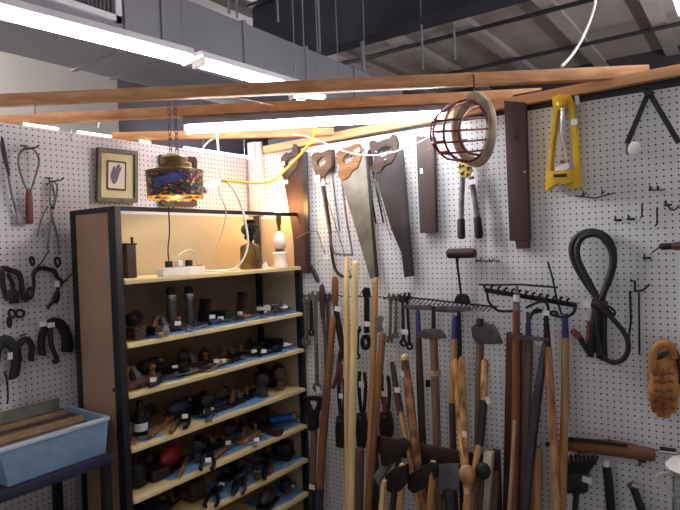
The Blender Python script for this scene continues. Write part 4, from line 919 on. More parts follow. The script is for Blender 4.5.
t = sleeve('garden_hoe', 'light wooden handle with the middle blue sleeve, beside a black rod', 'hoe', [(455, 316, 4, .05), (455, 320, 6.5, .05), (454.5, 341, 7, .06)], [('handle', tan, [(454.5, 339, 7.5, .06), (453, 380, 7.5, .08), (452, 405, 7.5, .1)]), ('lower_shaft', darkbr, [(452, 403, 7, .1), (453, 440, 7, .13)])])
silR([(438, 305.5), (470, 306.5), (472, 310.5), (455, 312), (438, 311)], .03, .035).build('blade', plate, t, .002)
pole('iron_bar', 'black iron bar standing right of the middle blue sleeve', 'bar', [('bar', blackm, [(458.8, 311, 4, .035), (459.5, 340, 5, .04), (460, 370, 5, .05)])])
t = pole('garden_hoe', 'hoe with a wide heart shaped grey blade right of the orange sticks', 'hoe', [('handle', greyw, [(479.5, 338, 8, .07), (480, 345, 8.5, .07), (479, 400, 9, .1), (478, 470, 9, .16)])])
silR([(472, 332), (471.5, 327), (476, 323), (480, 320.3), (484, 321), (488, 323.5), (494, 324.5), (498, 330), (503.5, 343.5), (490, 344.3), (477, 343), (473, 338)], .085, .006).build('blade', plate, t, .001)
MB().tube([R(480, 319, .08), R(480, 326, .09)], .018, 10).build('socket', iron, t)
for i, (lab, seg) in enumerate((('left one of the two twin orange sticks right of the blue sleeve', [(455.2, 359, 3, .13), (455.5, 362, 7, .13), (457.5, 400, 6.5, .16), (461, 440, 7, .22), (465, 476, 7, .3)]), ('right one of the two twin orange sticks right of the blue sleeve', [(461.5, 356, 3, .15), (461.5, 360, 7, .15), (462.5, 400, 7, .18), (465, 440, 7, .23), (466.5, 466, 6, .27)]))):
    pole('orange_stick', lab, 'stick', [('shaft', orange, seg)], 'twin orange sticks', [(464.5, 434, .265, 5, 6)] if i else [])
pole('orange_rod', 'orange handle with a dark lower half in front of the heart shaped hoe', 'handle', [('handle', orange, [(485, 359, 3, .13), (485, 362, 8, .13), (483.5, 403, 8, .17)]), ('dark_grip', leath_d, [(483.6, 400, 9, .17), (479.5, 446, 9, .22)]), ('lower_shaft', tan, [(479.5, 444, 7.5, .22), (474, 470, 6, .27)])], None, [(488, 400, .2, 5, 7, .3)])
# small rake head behind
t = thing('rake_head', 'dark rake head with slanted teeth hung level left of the bow rake', 'rake')
wireR([(398, 297), (415, 298), (460, 303), (497, 307)], .03, .0045, False).build('head_bar', iron, t)
for i in range(20):
    x = 412+i*4.2; y = 297.8+(x-412)*.11; wireR([(x, y, .03), (x-1.5, y+2.5, .045), (x-4, y+4.5, .06)], .03, .0028).build('tooth', iron, t)
# bow rake
t = pole('bow_rake', 'bow rake with a long black toothed head and blue sleeve, right of the red handle', 'rake', [('sleeve', bluegrip, [(527.5, 312, 3, .06), (528, 318, 5.5, .06), (528.5, 337, 6, .07)]), ('handle', greyw, [(528.5, 335, 9.5, .07), (527, 400, 10, .1), (524, 500, 10, .18)])], None, [(522.5, 317, .09, 7, 11)])
wireR([(485, 290), (530, 297.5), (577, 305.5)], .06, [.011]*3, False, 8).build('head_bar', black, t)
for i in range(13):
    x = 488.5+i*6.9; y = 289.8+(x-488)*.172; wireR([(x, y, .06), (x-3.2, y-1.0, .075), (x-4.2, y-4.0, .09), (x-2.0, y-5.5, .10)], .06, .0052).build('tooth', black, t)
for pts in ([(487, 289), (488, 299), (492, 306), (500, 311), (513, 311), (522, 312), (527, 318)], [(576, 305), (574, 312), (566, 317), (556, 316), (545, 312), (536, 312), (531, 316), (529, 321)]):
    wireR(pts, .055, .006).build('bow', black, t)
wireR([(479, 284.5), (492, 285), (520, 284.5), (558, 287.5)], .09, .0045, False).build('brace_wire', black, t)
t = pole('wooden_pole', 'red brown wooden handle with a pale taped top in front of the bow rake', 'handle', [('ferrule', steel, [(517, 286, 3, .10), (516.8, 296, 5.5, .10)]), ('tape', white_pl, [(516.6, 295, 7, .10), (516.4, 302, 7, .10)]), ('ferrule', steel, [(516.4, 301, 7, .10), (516.2, 312, 7.5, .10)]), ('shaft', wood('brick_red_wood', (126, 78, 52), (96, 54, 38)), [(516.2, 311, 7.5, .10), (516, 400, 8.5, .14), (513.5, 510, 9, .22)])])
t = solo(MB().prism([R(508.5, 331.5, .02), R(523, 333, .02), R(520, 510, .03), R(505, 510, .03), ], (0, -.03, 0)).prism([R(505, 509, .031), R(520, 509, .031), R(518, 590, .032), R(501, 590, .032)], (0, -.03, 0)), 'timber_board', redw, 'wide dark red board standing behind the red brown handle', 'board')
pole('thin_dowel', 'short pale dowel leaning on the dark red board', 'dowel', [('shaft', wood('dowel_wood', (186, 150, 116), (156, 116, 84)), [(515, 420, 4.5, .17), (514, 440, 4.5, .18), (511.5, 476, 4.5, .21)])])
t = pole('painted_pole', 'dark plum pole leaning to the left across the brown handles', 'pole', [('shaft', mat('dark_plum_paint', (54, 44, 52), .5, c2=(42, 34, 41)), [(546.5, 338, 4, .08), (545, 345, 7, .09), (537, 400, 10, .13), (531, 450, 10, .17), (525, 510, 10, .23)])])
pole('wooden_rod', 'short tan handle standing low between the dark plum pole and carved stick', 'handle', [('shaft', tan, [(538, 446, 5, .12), (537.5, 450, 11, .12), (536, 512, 12, .18)])])
t = pole('cultivator', 'cultivator with a black claw head and a carved orange brown handle', 'cultivator', [('socket', iron, [(546, 314, 4, .08), (546.5, 325, 6, .08), (547.5, 349, 8, .09)]), ('handle', wood('carved_wood', (186, 136, 88), (112, 70, 42), 'z', 60), [(547.8, 347, 8.5, .09), (551, 400, 9.5, .13), (555.5, 460, 9, .18), (557.5, 512, 9, .23)])])
for pts in ([(546, 316), (548.5, 309), (545, 302), (536, 303), (526, 308)], [(546, 316), (543, 311), (535, 310), (529, 318)], [(547, 316), (551, 312), (556, 312), (559, 318)]): wireR([(x, y, .08+.01*i) for i, (x, y) in enumerate(pts)], .08, .006).build('claw', black, t)
tagR(546, 313, .11, t, 7, 5)
silR([(509.5, 334.5), (530, 336), (549, 338), (549, 341), (530, 340), (509.5, 338)], .125, .006).build('flat_bar', plate, t)
t = sleeve('garden_rake', 'light wooden handle with the right blue sleeve, under the jumper cables', 'garden tool', [(564.5, 314, 4, .05), (565, 318, 6.5, .05), (565.5, 340, 7.5, .06)], [('handle', tan, [(565.5, 338, 8, .06), (565, 400, 8.5, .085), (563, 470, 9, .13)])])
wireR([(548, 262), (553, 280), (557, 300), (562, 315)], .05, .0045).build('rod', iron, t)
lone_hook(550, 443, 'peg hook low down beside the carved handle')
# --- front row of heads: axes, maul, bucket like spade
def axe(label, head, hpts, d):
    t = thing('axe', label, 'axe')
    silR(head, d, .028).build('head', leath_d if False else iron, t, .004)
    poleR(hpts).build('handle', tan, t)
    MB().tube([R(hpts[0][0], hpts[0][1]-2, hpts[0][3]), R(hpts[0][0], hpts[0][1]+3, hpts[0][3])], pxr(R(*hpts[0][:2], d), hpts[0][2])*.8, 8).build('wedge_end', pale, t)
    return t
axe('axe standing head up, left one of two at bottom centre', [(388, 474), (396, 467), (409, 463), (410, 480), (403, 489), (395, 492), (387, 487)], [(402, 466, 7, .36), (401, 490, 7.5, .36), (399.5, 512, 8, .38)], .35)
axe('axe standing head up, right one of two at bottom centre', [(411, 473), (421, 467), (434, 460), (440, 464), (438, 477), (428, 486), (416, 492), (410, 486)], [(433, 463, 7, .33), (432, 486, 8, .34), (430, 512, 9, .36)], .32)
t = thing('hatchet', 'black hatchet head with a pale edge leaning behind the left axe', 'hatchet')
silR([(383, 450), (391, 441), (405, 437), (412, 444), (402, 456), (390, 465), (384, 463)], .26, .03).build('head', leath_d, t, .004)
poleR([(401, 440, 7, .25), (397, 470, 7, .27), (392, 512, 7, .31)]).build('handle', darkbr, t)
t = thing('square_spade', 'square grey metal blade on a dark shaft at bottom centre', 'spade')
silR([(439, 464), (459, 463), (459.5, 492), (440, 494)], .34, .006).build('blade', mat('blue_grey_steel', (122, 124, 130), .4, .5, (92, 94, 100), 9), t, .001)
poleR([(449, 490, 15, .36), (450, 500, 14, .37), (451, 512, 14, .38)]).build('shaft', blackm, t)
t = thing('wooden_mallet', 'round tan wooden mallet with a pink tag at bottom centre', 'mallet')
MB().ball(R(467, 474.5, .36), (.034, .032, .040), None, 18, 12).build('head', tan, t)
poleR([(467, 480, 7, .36), (467, 500, 7.5, .37), (466, 512, 8, .38)]).build('handle', tan, t)
tagR(466.5, 491, .40, t, 5, 6).data.materials[0] = mat('pink_paper', (226, 186, 190), .7); t.children[-1]['label'] = 'pale pink tag'
t = thing('rubber_mallet', 'black round mallet head right of the wooden mallet', 'mallet')
MB().ball(R(483, 471, .30), (.032, .030, .036), None, 16, 10).build('head', rubber, t)
poleR([(482, 477, 6, .30), (479, 512, 7, .34)]).build('handle', darkbr, t)
t = thing('plank', 'pale weathered plank leaning right of the mallets', 'plank')
MB().prism([R(487, 449, .20), R(495, 451, .20), R(488, 530, .32), R(474, 530, .32)], (0, -.03, 0)).build('body', paleplank, t, .002)
solo(MB().prism([R(495.5, 452, .16), R(500, 470, .18), R(495, 540, .26), R(488, 540, .26)], (0, -.02, 0)), 'plank', greyw, 'grey brown plank just behind the pale weathered plank', 'plank')
solo(MB().prism([R(384, 479, .38), R(387, 480, .38), R(383, 540, .42), R(377, 540, .42)], (0, -.02, 0)), 'wood_strip', pale, 'narrow pale strip leaning at the foot of the black shears', 'strip')
solo(MB().prism([R(376, 474, .24), R(398, 445, .22), R(402, 451, .22), R(381, 482, .24)], (0, -.03, 0)), 'plank', grey_b, 'grey slanting board behind the hatchet', 'plank')
t = thing('storage_rack', 'dark low rack whose crossbar holds the standing tools', 'rack')
MB().bbox(R(374, 452, .20), R(498, 457, .18)).build('crossbar', darkbr, t, .003)
for x in (374, 496):
    a = R(x, 450, .185); MB().bbox(a+Vector((-.015, -.015, 0)), Vector((a.x+.015, a.y+.015, .001))).build('leg', darkbr, t)
# --- glass jug at the lower right
ja = R(690, 505, .36); JZ = .62
t = thing('glass_pitcher', 'clear glass pitcher with a white lid in the bottom right corner', 'pitcher')
jc = Vector((ja.x+.015, ja.y, JZ)); kz = R(690, 467, .36).z
MB().lathe([(.055, 0), (.062, .01), (.070, .06), (.064, kz-JZ-.03), (.060, kz-JZ-.01), (.056, kz-JZ-.01), (.060, kz-JZ-.03), (.066, .06), (.058, .014), (.001, .012)], jc, n=28).build('body', glass, t)
MB().lathe([(.062, kz-JZ-.009), (.080, kz-JZ-.008), (.086, kz-JZ+.0), (.070, kz-JZ+.018), (.03, kz-JZ+.03), (.012, kz-JZ+.032)], jc, n=28).build('lid', white_pl, t)['label'] = 'white lid'
MB().tube(crom([R(680, 477, .37), R(670, 474, .38), R(662, 473.5, .385), R(658, 476, .385), R(659.5, 482, .385), R(666, 490, .385), R(675, 496, .38), R(682, 498, .37)]), .006, 8).build('handle', glass if False else mat('pale_handle', (214, 210, 204), .2), t)
ts = thing('side_stand', 'small stand carrying the glass pitcher, below the photo edge', 'stand')
MB().bbox((jc.x-.10, jc.y-.16, JZ-.03), (jc.x+.22, jc.y+.16, JZ-.001)).build('top', mason, ts, .003)
for x in (-.08, .19):
    for y in (-.13, .13): MB().bbox((jc.x+x-.015, jc.y+y-.015, 0), (jc.x+x+.015, jc.y+y+.015, JZ-.03)).build('leg', mason, ts)

# ================================================================== TOOLS ON THE SHELVES
def TB(label, name, cat, p, rz): return thing(name, label, cat, None, p, rz)
def k_plane(t, s, c): 
    c = MAT[c]; MB().prism([(-.11*s, -.026*s, 0), (.11*s, -.026*s, 0), (.11*s, -.026*s, .018*s), (.06*s, -.026*s, .03*s), (-.05*s, -.026*s, .03*s), (-.11*s, -.026*s, .016*s)], (0, .052*s, 0)).build('body', c, t, .002)
    MB().lathe([(.010*s, .02*s), (.014*s, .03*s), (.009*s, .042*s), (.016*s, .058*s), (.010*s, .068*s)], (.075*s, 0, 0), n=12).build('knob', rust_h, t)
    MB().prism([(-.10*s, -.009*s, .016*s), (-.055*s, -.009*s, .028*s), (-.062*s, -.009*s, .06*s), (-.04*s, -.009*s, .085*s), (-.07*s, -.009*s, .088*s), (-.09*s, -.009*s, .05*s)], (0, .018*s, 0)).build('tote', rust_h, t, .003)
    MB().prism([(-.03*s, -.020*s, .03*s), (.01*s, -.020*s, .03*s), (-.045*s, -.020*s, .088*s), (-.05*s, -.02*s, .084*s)], (0, .040*s, 0)).build('cutting_iron', steel, t)
def k_drill(t, s, c):
    m = MAT[c]; MB().lathe([(.020*s, -.09*s), (.030*s, -.085*s), (.032*s, .02*s), (.024*s, .045*s), (.012*s, .055*s)], (0, 0, .075*s), (1, 0, 0), 14).build('motor_body', m, t)
    MB().lathe([(.014*s, .05*s), (.016*s, .06*s), (.013*s, .09*s), (.006*s, .095*s)], (0, 0, .075*s), (1, 0, 0), 10).build('chuck', steel, t)
    MB().prism([(-.075*s, -.015*s, .06*s), (-.03*s, -.015*s, .06*s), (-.045*s, -.015*s, .0), (-.095*s, -.015*s, .0)], (0, .03*s, 0)).build('grip', m, t, .004)
    MB().box((-.036*s, 0, .045*s), (.012*s, .012*s, .022*s)).build('trigger', red, t)
def k_knife(t, s, c):
    MB().tube([(-.11*s, 0, .012), (-.10*s, 0, .012), (-.05*s, 0, .013), (0, 0, .012)], [.006*s, .011*s, .013*s, .010*s], 10).build('handle', MAT[c], t)
    MB().prism([(-.005, -.012*s, .010), (.10*s, -.010*s, .010), (.13*s, .004*s, .010), (-.005, .012*s, .010)], (0, 0, .004)).build('blade', steel, t)
def k_hammer(t, s, c):
    MB().tube([(-.14*s, 0, .016), (-.12*s, 0, .016), (-.05*s, 0, .015), (.12*s, 0, .016)], [.010*s, .015*s, .013*s, .010*s], 10).build('handle', MAT[c], t)
    MB().tube([(.12*s, -.05*s, .016), (.12*s, -.03*s, .016), (.12*s, .01*s, .016), (.12*s, .04*s, .012), (.115*s, .06*s, .006)], [.014*s, .014*s, .011*s, .008*s, .004*s], 10).build('head', iron, t)
def k_chisel(t, s, c):
    MB().tube([(-.12*s, 0, .016), (-.11*s, 0, .016), (-.06*s, 0, .016), (-.01*s, 0, .016)], [.008*s, .014*s, .016*s, .011*s], 10).build('handle', MAT[c], t)
    MB().tube([(-.012*s, 0, .016), (.01*s, 0, .014)], [.010*s, .007*s], 8).build('ferrule', brass, t)
    MB().prism([(.01*s, -.008*s, .008), (.12*s, -.011*s, .008), (.12*s, .011*s, .008), (.01*s, .008*s, .008)], (0, 0, .005)).build('blade', steel, t)
def k_pliers(t, s, c):
    for q in (-1, 1): MB().tube(crom([(0, q*.004*s, .012), (-.04*s, q*.022*s, .012), (-.11*s, q*.028*s, .012), (-.14*s, q*.022*s, .012)]), .009*s, 8).build('grip', MAT[c], t)
    MB().prism([(-.01*s, -.016*s, .004), (.02*s, -.018*s, .004), (.07*s, -.006*s, .004), (.07*s, .006*s, .004), (.02*s, .018*s, .004), (-.01*s, .016*s, .004)], (0, 0, .016)).build('jaws', iron, t, .002)
def k_torch(t, s, c):            # standing flashlight
    MB().lathe([(.024*s, 0), (.025*s, .004*s), (.023*s, .11*s), (.024*s, .13*s)], n=16).build('barrel', MAT[c], t)
    MB().lathe([(.026*s, .128*s), (.028*s, .132*s), (.028*s, .158*s), (.025*s, .16*s)], n=16).build('ring', bright, t)
    MB().lathe([(.024*s, .16*s), (.022*s, .185*s), (.016*s, .195*s)], n=16).build('cap', blackm, t)
def k_light(t, s, c):            # lying flashlight
    MB().lathe([(.017*s, -.09*s), (.018*s, -.085*s), (.018*s, .03*s), (.020*s, .035*s)], (0, 0, .026*s), (1, 0, 0), 14).build('barrel', MAT[c], t)
    MB().lathe([(.020*s, .03*s), (.026*s, .055*s), (.026*s, .08*s), (.022*s, .082*s)], (0, 0, .026*s), (1, 0, 0), 16).build('head', bright, t)
def k_box(t, s, c):
    w, d, h = s if isinstance(s, tuple) else (.09*s, .06*s, .05*s)
    MB().bbox((-w/2, -d/2, 0), (w/2, d/2, h*.72)).build('body', MAT[c], t, .003); MB().bbox((-w/2-.002, -d/2-.002, h*.72), (w/2+.002, d/2+.002, h)).build('lid', MAT[c], t, .003)
    MB().bbox((w/2, -.012, h*.6), (w/2+.004, .012, h*.82)).build('catch', brass, t)
def k_lean(t, s, c):             # a flat case leaning back
    w, d, h = s; rt = Matrix.Rotation(-.28, 3, 'X')
    q = MB().box(rt @ Vector((0, 0, h/2))+Vector((0, 0, d*.14)), (w, d, h), rt); q.build('case', MAT[c], t, .003)
    MB().box(rt @ Vector((0, -0, h*.9))+Vector((0, 0, d*.14)), (w*1.04, d*1.04, .012), rt).build('end_band', black, t)
def k_bottle(t, s, c):
    MB().lathe([(.030*s, 0), (.032*s, .004), (.032*s, .09*s), (.022*s, .112*s), (.013*s, .12*s), (.013*s, .135*s)], n=18).build('body', MAT[c], t)
    MB().lathe([(.016*s, .132*s), (.016*s, .155*s), (.012*s, .158*s)], n=12).build('cap', blackm, t)
    MB().lathe([(.0326*s, .02*s), (.033*s, .021*s), (.033*s, .055*s), (.0326*s, .056*s)], n=18).build('paper_label', paper, t)
def k_wrench(t, s, c):
    MB().prism([(-.10*s, -.008*s, .002), (.08*s, -.007*s, .002), (.08*s, .007*s, .002), (-.10*s, .008*s, .002)], (0, 0, .009)).build('shank', MAT[c], t, .002)
    q = [(0, -.010), (-.02, -.022), (.0, -.026), (.03, -.024), (.036, -.010), (.014, -.008), (.014, .008), (.036, .010), (.03, .024), (0, .026), (-.02, .022), (0, .010)]
    MB().prism([(.088*s+x*s, y*s, .001) for x, y in q[1:11]], (0, 0, .012)).build('jaw', MAT[c], t, .002)
    MB().ringprism([(-.115*s+.020*s*math.cos(u), .020*s*math.sin(u), .001) for u in [2*PI*i/16 for i in range(16)]], [(-.115*s+.010*s*math.cos(u), .010*s*math.sin(u), .001) for u in [2*PI*i/16 for i in range(16)]], (0, 0, .011), 20).build('ring_end', MAT[c], t)
def k_egg(t, s, c):              # hand cranked drill on its side
    MB().tube([(-.13*s, 0, .03), (.10*s, 0, .03)], .007*s, 8).build('shaft', iron, t)
    MB().lathe([(.032*s, -.004), (.036*s, 0), (.032*s, .006)], (-.01*s, .012*s, .038), (0, 1, 0), 20).build('gear_wheel', MAT[c], t)
    MB().lathe([(.010*s, 0), (.018*s, .012*s), (.016*s, .06*s), (.008*s, .07*s)], (-.12*s, 0, .03), (-1, 0, 0), 12).build('handle', rust_h, t)
    MB().tube([(-.01*s, .02*s, .038), (.02*s, .024*s, .07), (.02*s, .045*s, .07)], .005, 6).build('crank', iron, t)
    MB().lathe([(.012*s, 0), (.014*s, .02*s), (.006*s, .036*s)], (.10*s, 0, .03), (1, 0, 0), 10).build('chuck', bright, t)
def k_can(t, s, c):
    MB().lathe([(.04*s, 0), (.042*s, .004), (.042*s, .07*s), (.04*s, .074*s)], n=20).build('body', MAT[c], t)
    MB().lathe([(.034*s, .073*s), (.03*s, .085*s), (.012*s, .09*s), (.010*s, .11*s)], n=16).build('top', iron, t)
def k_sander(t, s, c):           # round bodied power tool
    MB().bbox((-.07*s, -.038*s, 0), (.07*s, .038*s, .018*s)).build('base', black, t, .004)
    MB().ball((.0, 0, .048*s), (.075*s, .034*s, .040*s), None, 18, 10).build('housing', MAT[c], t)
    MB().lathe([(.012*s, 0), (.016*s, .012), (.010*s, .022)], (.06*s, 0, .06*s), (.5, 0, 1), 10).build('front_knob', bright, t)
def k_vise(t, s, c):
    MB().bbox((-.07*s, -.04*s, 0), (.05*s, .04*s, .02*s)).build('base', MAT[c], t, .003)
    MB().bbox((-.05*s, -.035*s, .02*s), (-.02*s, .035*s, .075*s)).build('fixed_jaw', MAT[c], t, .004); MB().bbox((.01*s, -.035*s, .02*s), (.035*s, .035*s, .075*s)).build('moving_jaw', MAT[c], t, .004)
    MB().tube([(.03*s, 0, .045*s), (.11*s, 0, .045*s)], .009*s, 10).build('screw', steel, t); MB().tube([(.105*s, -.04*s, .045*s), (.105*s, .04*s, .045*s)], .005*s, 8).build('bar_handle', steel, t)
def k_chain(t, s, c):
    for j in range(3):
        rr = random.Random(j+5); pts = [((-.05+.1*i/7)*s+rr.uniform(-.01, .01), rr.uniform(-.025, .025)*s, .012+rr.uniform(0, .03)*s) for i in range(8)]
        MB().tube(crom(pts), .007*s, 8).build('strand', MAT[c], t)
MAT = dict(black=black, paint=blackm, iron=iron, steel=steel, rust=rust_h, red_w=redw, dark=darkbr, orange=orange_h, tan=tan, red=red, navy=navy, brass=brass, bright=bright, white=white_pl, yellow=yellow, blue=mat('bright_blue_grip', (36, 108, 205), .45, c2=(26, 84, 170)), brown=brownw, leather=leath_d, maroon=maroon, green=green_d, grey=plate, greybarrel=mat('grey_barrel', (112, 110, 108), .4, .5))
KIND = dict(plane=(k_plane, 'hand_plane', 'hand plane'), drill=(k_drill, 'power_drill', 'drill'), knife=(k_knife, 'knife', 'knife'), hammer=(k_hammer, 'hammer', 'hammer'), chisel=(k_chisel, 'chisel', 'chisel'), pliers=(k_pliers, 'pliers', 'pliers'), torch=(k_torch, 'flashlight', 'flashlight'), light=(k_light, 'flashlight', 'flashlight'), box=(k_box, 'tool_box', 'box'), lean=(k_lean, 'tool_case', 'case'), bottle=(k_bottle, 'bottle', 'bottle'), wrench=(k_wrench, 'wrench', 'wrench'), egg=(k_egg, 'hand_drill', 'hand drill'), can=(k_can, 'oil_can', 'oil can'), sander=(k_sander, 'power_sander', 'sander'), vise=(k_vise, 'small_vise', 'vise'), chain=(k_chain, 'wire_bundle', 'wire'))
# blue cloths, gently rumpled
def cloth_on(sh, pa, pb, x0, x1, label):
    z = SHZ[sh]; ya = SH(pa, (x0+x1)/2, z).y; yb = SH(pb, (x0+x1)/2, z).y; N, Mm = 40, 12; rr = random.Random(sh*10+int(pa)); ph = [rr.uniform(0, 6) for _ in range(6)]
    vs = []; fs = []
    for i in range(N+1):
        for j in range(Mm+1):
            u, v = i/N, j/Mm; y = ya+(yb-ya)*u+.006*math.sin(9*v+ph[0]); x = x0+(x1-x0)*v+.008*math.sin(11*u+ph[1])
            vs.append((x, y, z+.0022+.0012*(math.sin(14*u+5*v+ph[2])+math.sin(23*u-9*v+ph[3]))*.8))
    for i in range(N):
        for j in range(Mm): a = i*(Mm+1)+j; fs.append((a, a+1, a+Mm+2, a+Mm+1))
    n = len(vs); vs += [(x, y, z+.0004) for x, y, zz in vs]; fs += [tuple(q+n for q in f[::-1]) for f in fs]
    edge = [i*(Mm+1) for i in range(N+1)]+[N*(Mm+1)+j for j in range(1, Mm+1)]+[i*(Mm+1)+Mm for i in range(N-1, -1, -1)]+[j for j in range(Mm-1, 0, -1)]
    for k in range(len(edge)): a, b = edge[k], edge[(k+1) % len(edge)]; fs.append((a, b, b+n, a+n))
    solo(MB().add(vs, fs), 'shelf_cloth', cloth, label, 'cloth', 'blue cloths under the tools', 0, 80)
cloth_on(1, 133, 292, .20, .395, 'blue cloth on the second shelf, under the two standing flashlights')
cloth_on(2, 144, 182, .20, .385, 'short blue cloth at the left end of the third shelf')
cloth_on(2, 205, 292, .17, .395, 'blue cloth on the right part of the third shelf')
cloth_on(3, 128, 150, .18, .385, 'small blue cloth under the labelled bottle on the fourth shelf')
cloth_on(3, 190, 262, .17, .395, 'blue cloth on the right half of the fourth shelf')
cloth_on(4, 155, 292, .17, .385, 'blue cloth on the fifth shelf, right of the red tool')
cloth_on(5, 200, 290, .17, .39, 'blue cloth on the sixth shelf')
cloth_on(6, 255, 296, .17, .39, 'blue cloth on the lowest visible shelf')
NT = {}
def put(kind, px, X, sh, rz, s, c, label, tags=None):
    fn, name, cat = KIND[kind]; p = SH(px, X, SHZ[sh]+.0062); s = s if isinstance(s, tuple) else s*(1.0 if kind in ('torch', 'bottle', 'can') else 1.18); t = thing(name, label, cat, None, p, rz); fn(t, s, c)
    NT[0] = NT.get(0, 0)+1
    if not tags and kind in ('hammer', 'chisel', 'pliers', 'knife', 'wrench') and NT[0] % 3 == 0: tags = (-.05, 0, .016)
    if tags:
        w = Matrix.Rotation(-rz, 3, 'Z') @ (Vector((.55, -.6, .35)).normalized()); u = Vector((0, 0, 1)); e = w.cross(u).normalized(); u = e.cross(w); cc = Vector(tags)
        o = MB().prism([cc+e*a*.014+u*b*.010+w*.02 for a, b in ((-1, -1), (1, -1), (1, 1), (-1, 1))], w*.001).build('price_tag', paper, t); o['label'] = 'white paper price tag'
H = PI/2
T = (0, 0, .05)
# second shelf
put('drill', 136, .24, 1, 2.3, .85, 'black', 'black drill with a grey chuck at the left end of the second shelf')
put('light', 152, .36, 1, .3, .8, 'black', 'black flashlight lying with its bright head forward, second shelf left')
put('box', 136, .35, 1, 0, (.07, .055, .05), 'dark', 'small dark box at the front left of the second shelf')
put('plane', 167, .31, 1, H, .75, 'iron', 'hand plane lying in front of the two standing flashlights')
put('torch', 172, .20, 1, 0, 1.0, 'greybarrel', 'left one of the two grey flashlights standing on the second shelf')
put('torch', 190, .20, 1, 0, .98, 'greybarrel', 'right one of the two grey flashlights standing on the second shelf')
put('knife', 183, .37, 1, .5, .7, 'maroon', 'dark red handled knife at the front of the second shelf', (-.02, 0, .03))
put('lean', 203, .24, 1, .3, (.05, .03, .12), 'black', 'black case leaning back beside the right standing flashlight')
put('knife', 213, .32, 1, 2.2, .7, 'black', 'black knife lying before the leaning black case', (.0, 0, .03))
put('wrench', 198, .37, 1, 1.9, .6, 'bright', 'small bright wrench on the front edge of the second shelf')
put('box', 222, .22, 1, H, (.06, .12, .045), 'green', 'low dark green box at the middle of the second shelf')
put('lean', 240, .23, 1, .2, (.045, .03, .13), 'maroon', 'dark red case leaning back on the second shelf')
put('pliers', 234, .35, 1, 1.2, .7, 'navy', 'pliers with navy grips on the second shelf')
put('chisel', 250, .34, 1, 1.9, .6, 'orange', 'chisel with an orange handle on the second shelf')
put('hammer', 248, .27, 1, 1.4, .55, 'black', 'small black hammer on the second shelf behind the orange chisel')
put('chain', 264, .28, 1, H, .8, 'white', 'crumpled white wire bundle, left of two on the second shelf')
put('chain', 278, .27, 1, .7, .9, 'bright', 'bright silver wire bundle, right of two on the second shelf')
put('pliers', 290, .30, 1, 1.7, .65, 'green', 'dark green pliers at the right end of the second shelf')
# third shelf
put('plane', 139, .34, 2, H+.2, .95, 'red_w', 'wooden hand plane at the front left of the third shelf')
put('egg', 160, .22, 2, H, .8, 'iron', 'hand cranked drill at the back left of the third shelf')
put('drill', 152, .27, 2, 1.9, .75, 'paint', 'black drill behind the wooden plane on the third shelf')
put('box', 176, .31, 2, H+.3, (.05, .13, .035), 'black', 'flat black box on the short blue cloth, third shelf', (0, 0, .03))
put('plane', 195, .26, 2, H, .8, 'iron', 'iron hand plane in the middle of the third shelf')
put('pliers', 199, .36, 2, 1.2, .75, 'steel', 'grey steel pliers at the front middle of the third shelf')
put('hammer', 214, .25, 2, 1.4, .65, 'dark', 'dark handled hammer on the third shelf behind the silver pliers')
put('pliers', 217, .34, 2, 2.0, .7, 'steel', 'silver pliers on the blue cloth of the third shelf', (.0, 0, .02))
put('chisel', 229, .34, 2, 1.8, .65, 'tan', 'tan handled chisel on the third shelf')
put('knife', 239, .33, 2, 2.0, .65, 'black', 'black handled knife on the third shelf beside the tan chisel')
put('wrench', 249, .31, 2, 1.9, .6, 'steel', 'grey wrench on the third shelf, right part')
put('pliers', 259, .30, 2, 1.8, .65, 'paint', 'black pliers on the right part of the third shelf')
put('box', 272, .24, 2, H, (.06, .11, .05), 'black', 'black box at the back right of the third shelf')
put('chisel', 281, .32, 2, 1.7, .6, 'navy', 'navy handled chisel near the right end of the third shelf')
put('knife', 292, .33, 2, 1.5, .5, 'white', 'pale handled knife at the right end of the third shelf')
# fourth shelf
put('bottle', 141, .30, 3, 0, .95, 'black', 'black bottle with a white label at the left of the fourth shelf')
put('can', 130, .25, 3, 0, .75, 'steel', 'grey can at the far left of the fourth shelf')
put('chisel', 138, .38, 3, H, .5, 'red', 'red handled chisel before the labelled bottle')
put('hammer', 163, .32, 3, 2.1, .9, 'rust', 'hammer with a brown handle on the fourth shelf')
put('hammer', 158, .25, 3, 1.8, .8, 'red_w', 'hammer with a dark red handle at the back of the fourth shelf')
put('sander', 180, .24, 3, H, .8, 'navy', 'navy power tool at the back of the fourth shelf')
put('pliers', 187, .34, 3, 2.2, .8, 'black', 'black pliers at the middle front of the fourth shelf', (-.02, 0, .03))
put('drill', 205, .30, 3, 2.6, .85, 'black', 'black drill with a white tag on the fourth shelf', (-.06, 0, .02))
put('pliers', 220, .34, 3, 1.4, .8, 'iron', 'dark iron pliers right of the tagged black drill')
put('egg', 228, .25, 3, H, .75, 'steel', 'hand cranked drill on the right cloth of the fourth shelf')
put('drill', 262, .28, 3, 2.4, 1.0, 'leather', 'dark brown drill, left of two at the right end of the fourth shelf')
put('drill', 279, .26, 3, 2.4, 1.0, 'red_w', 'red brown drill, right of two at the right end of the fourth shelf')
put('can', 290, .24, 3, 0, .8, 'black', 'black can at the right end of the fourth shelf')
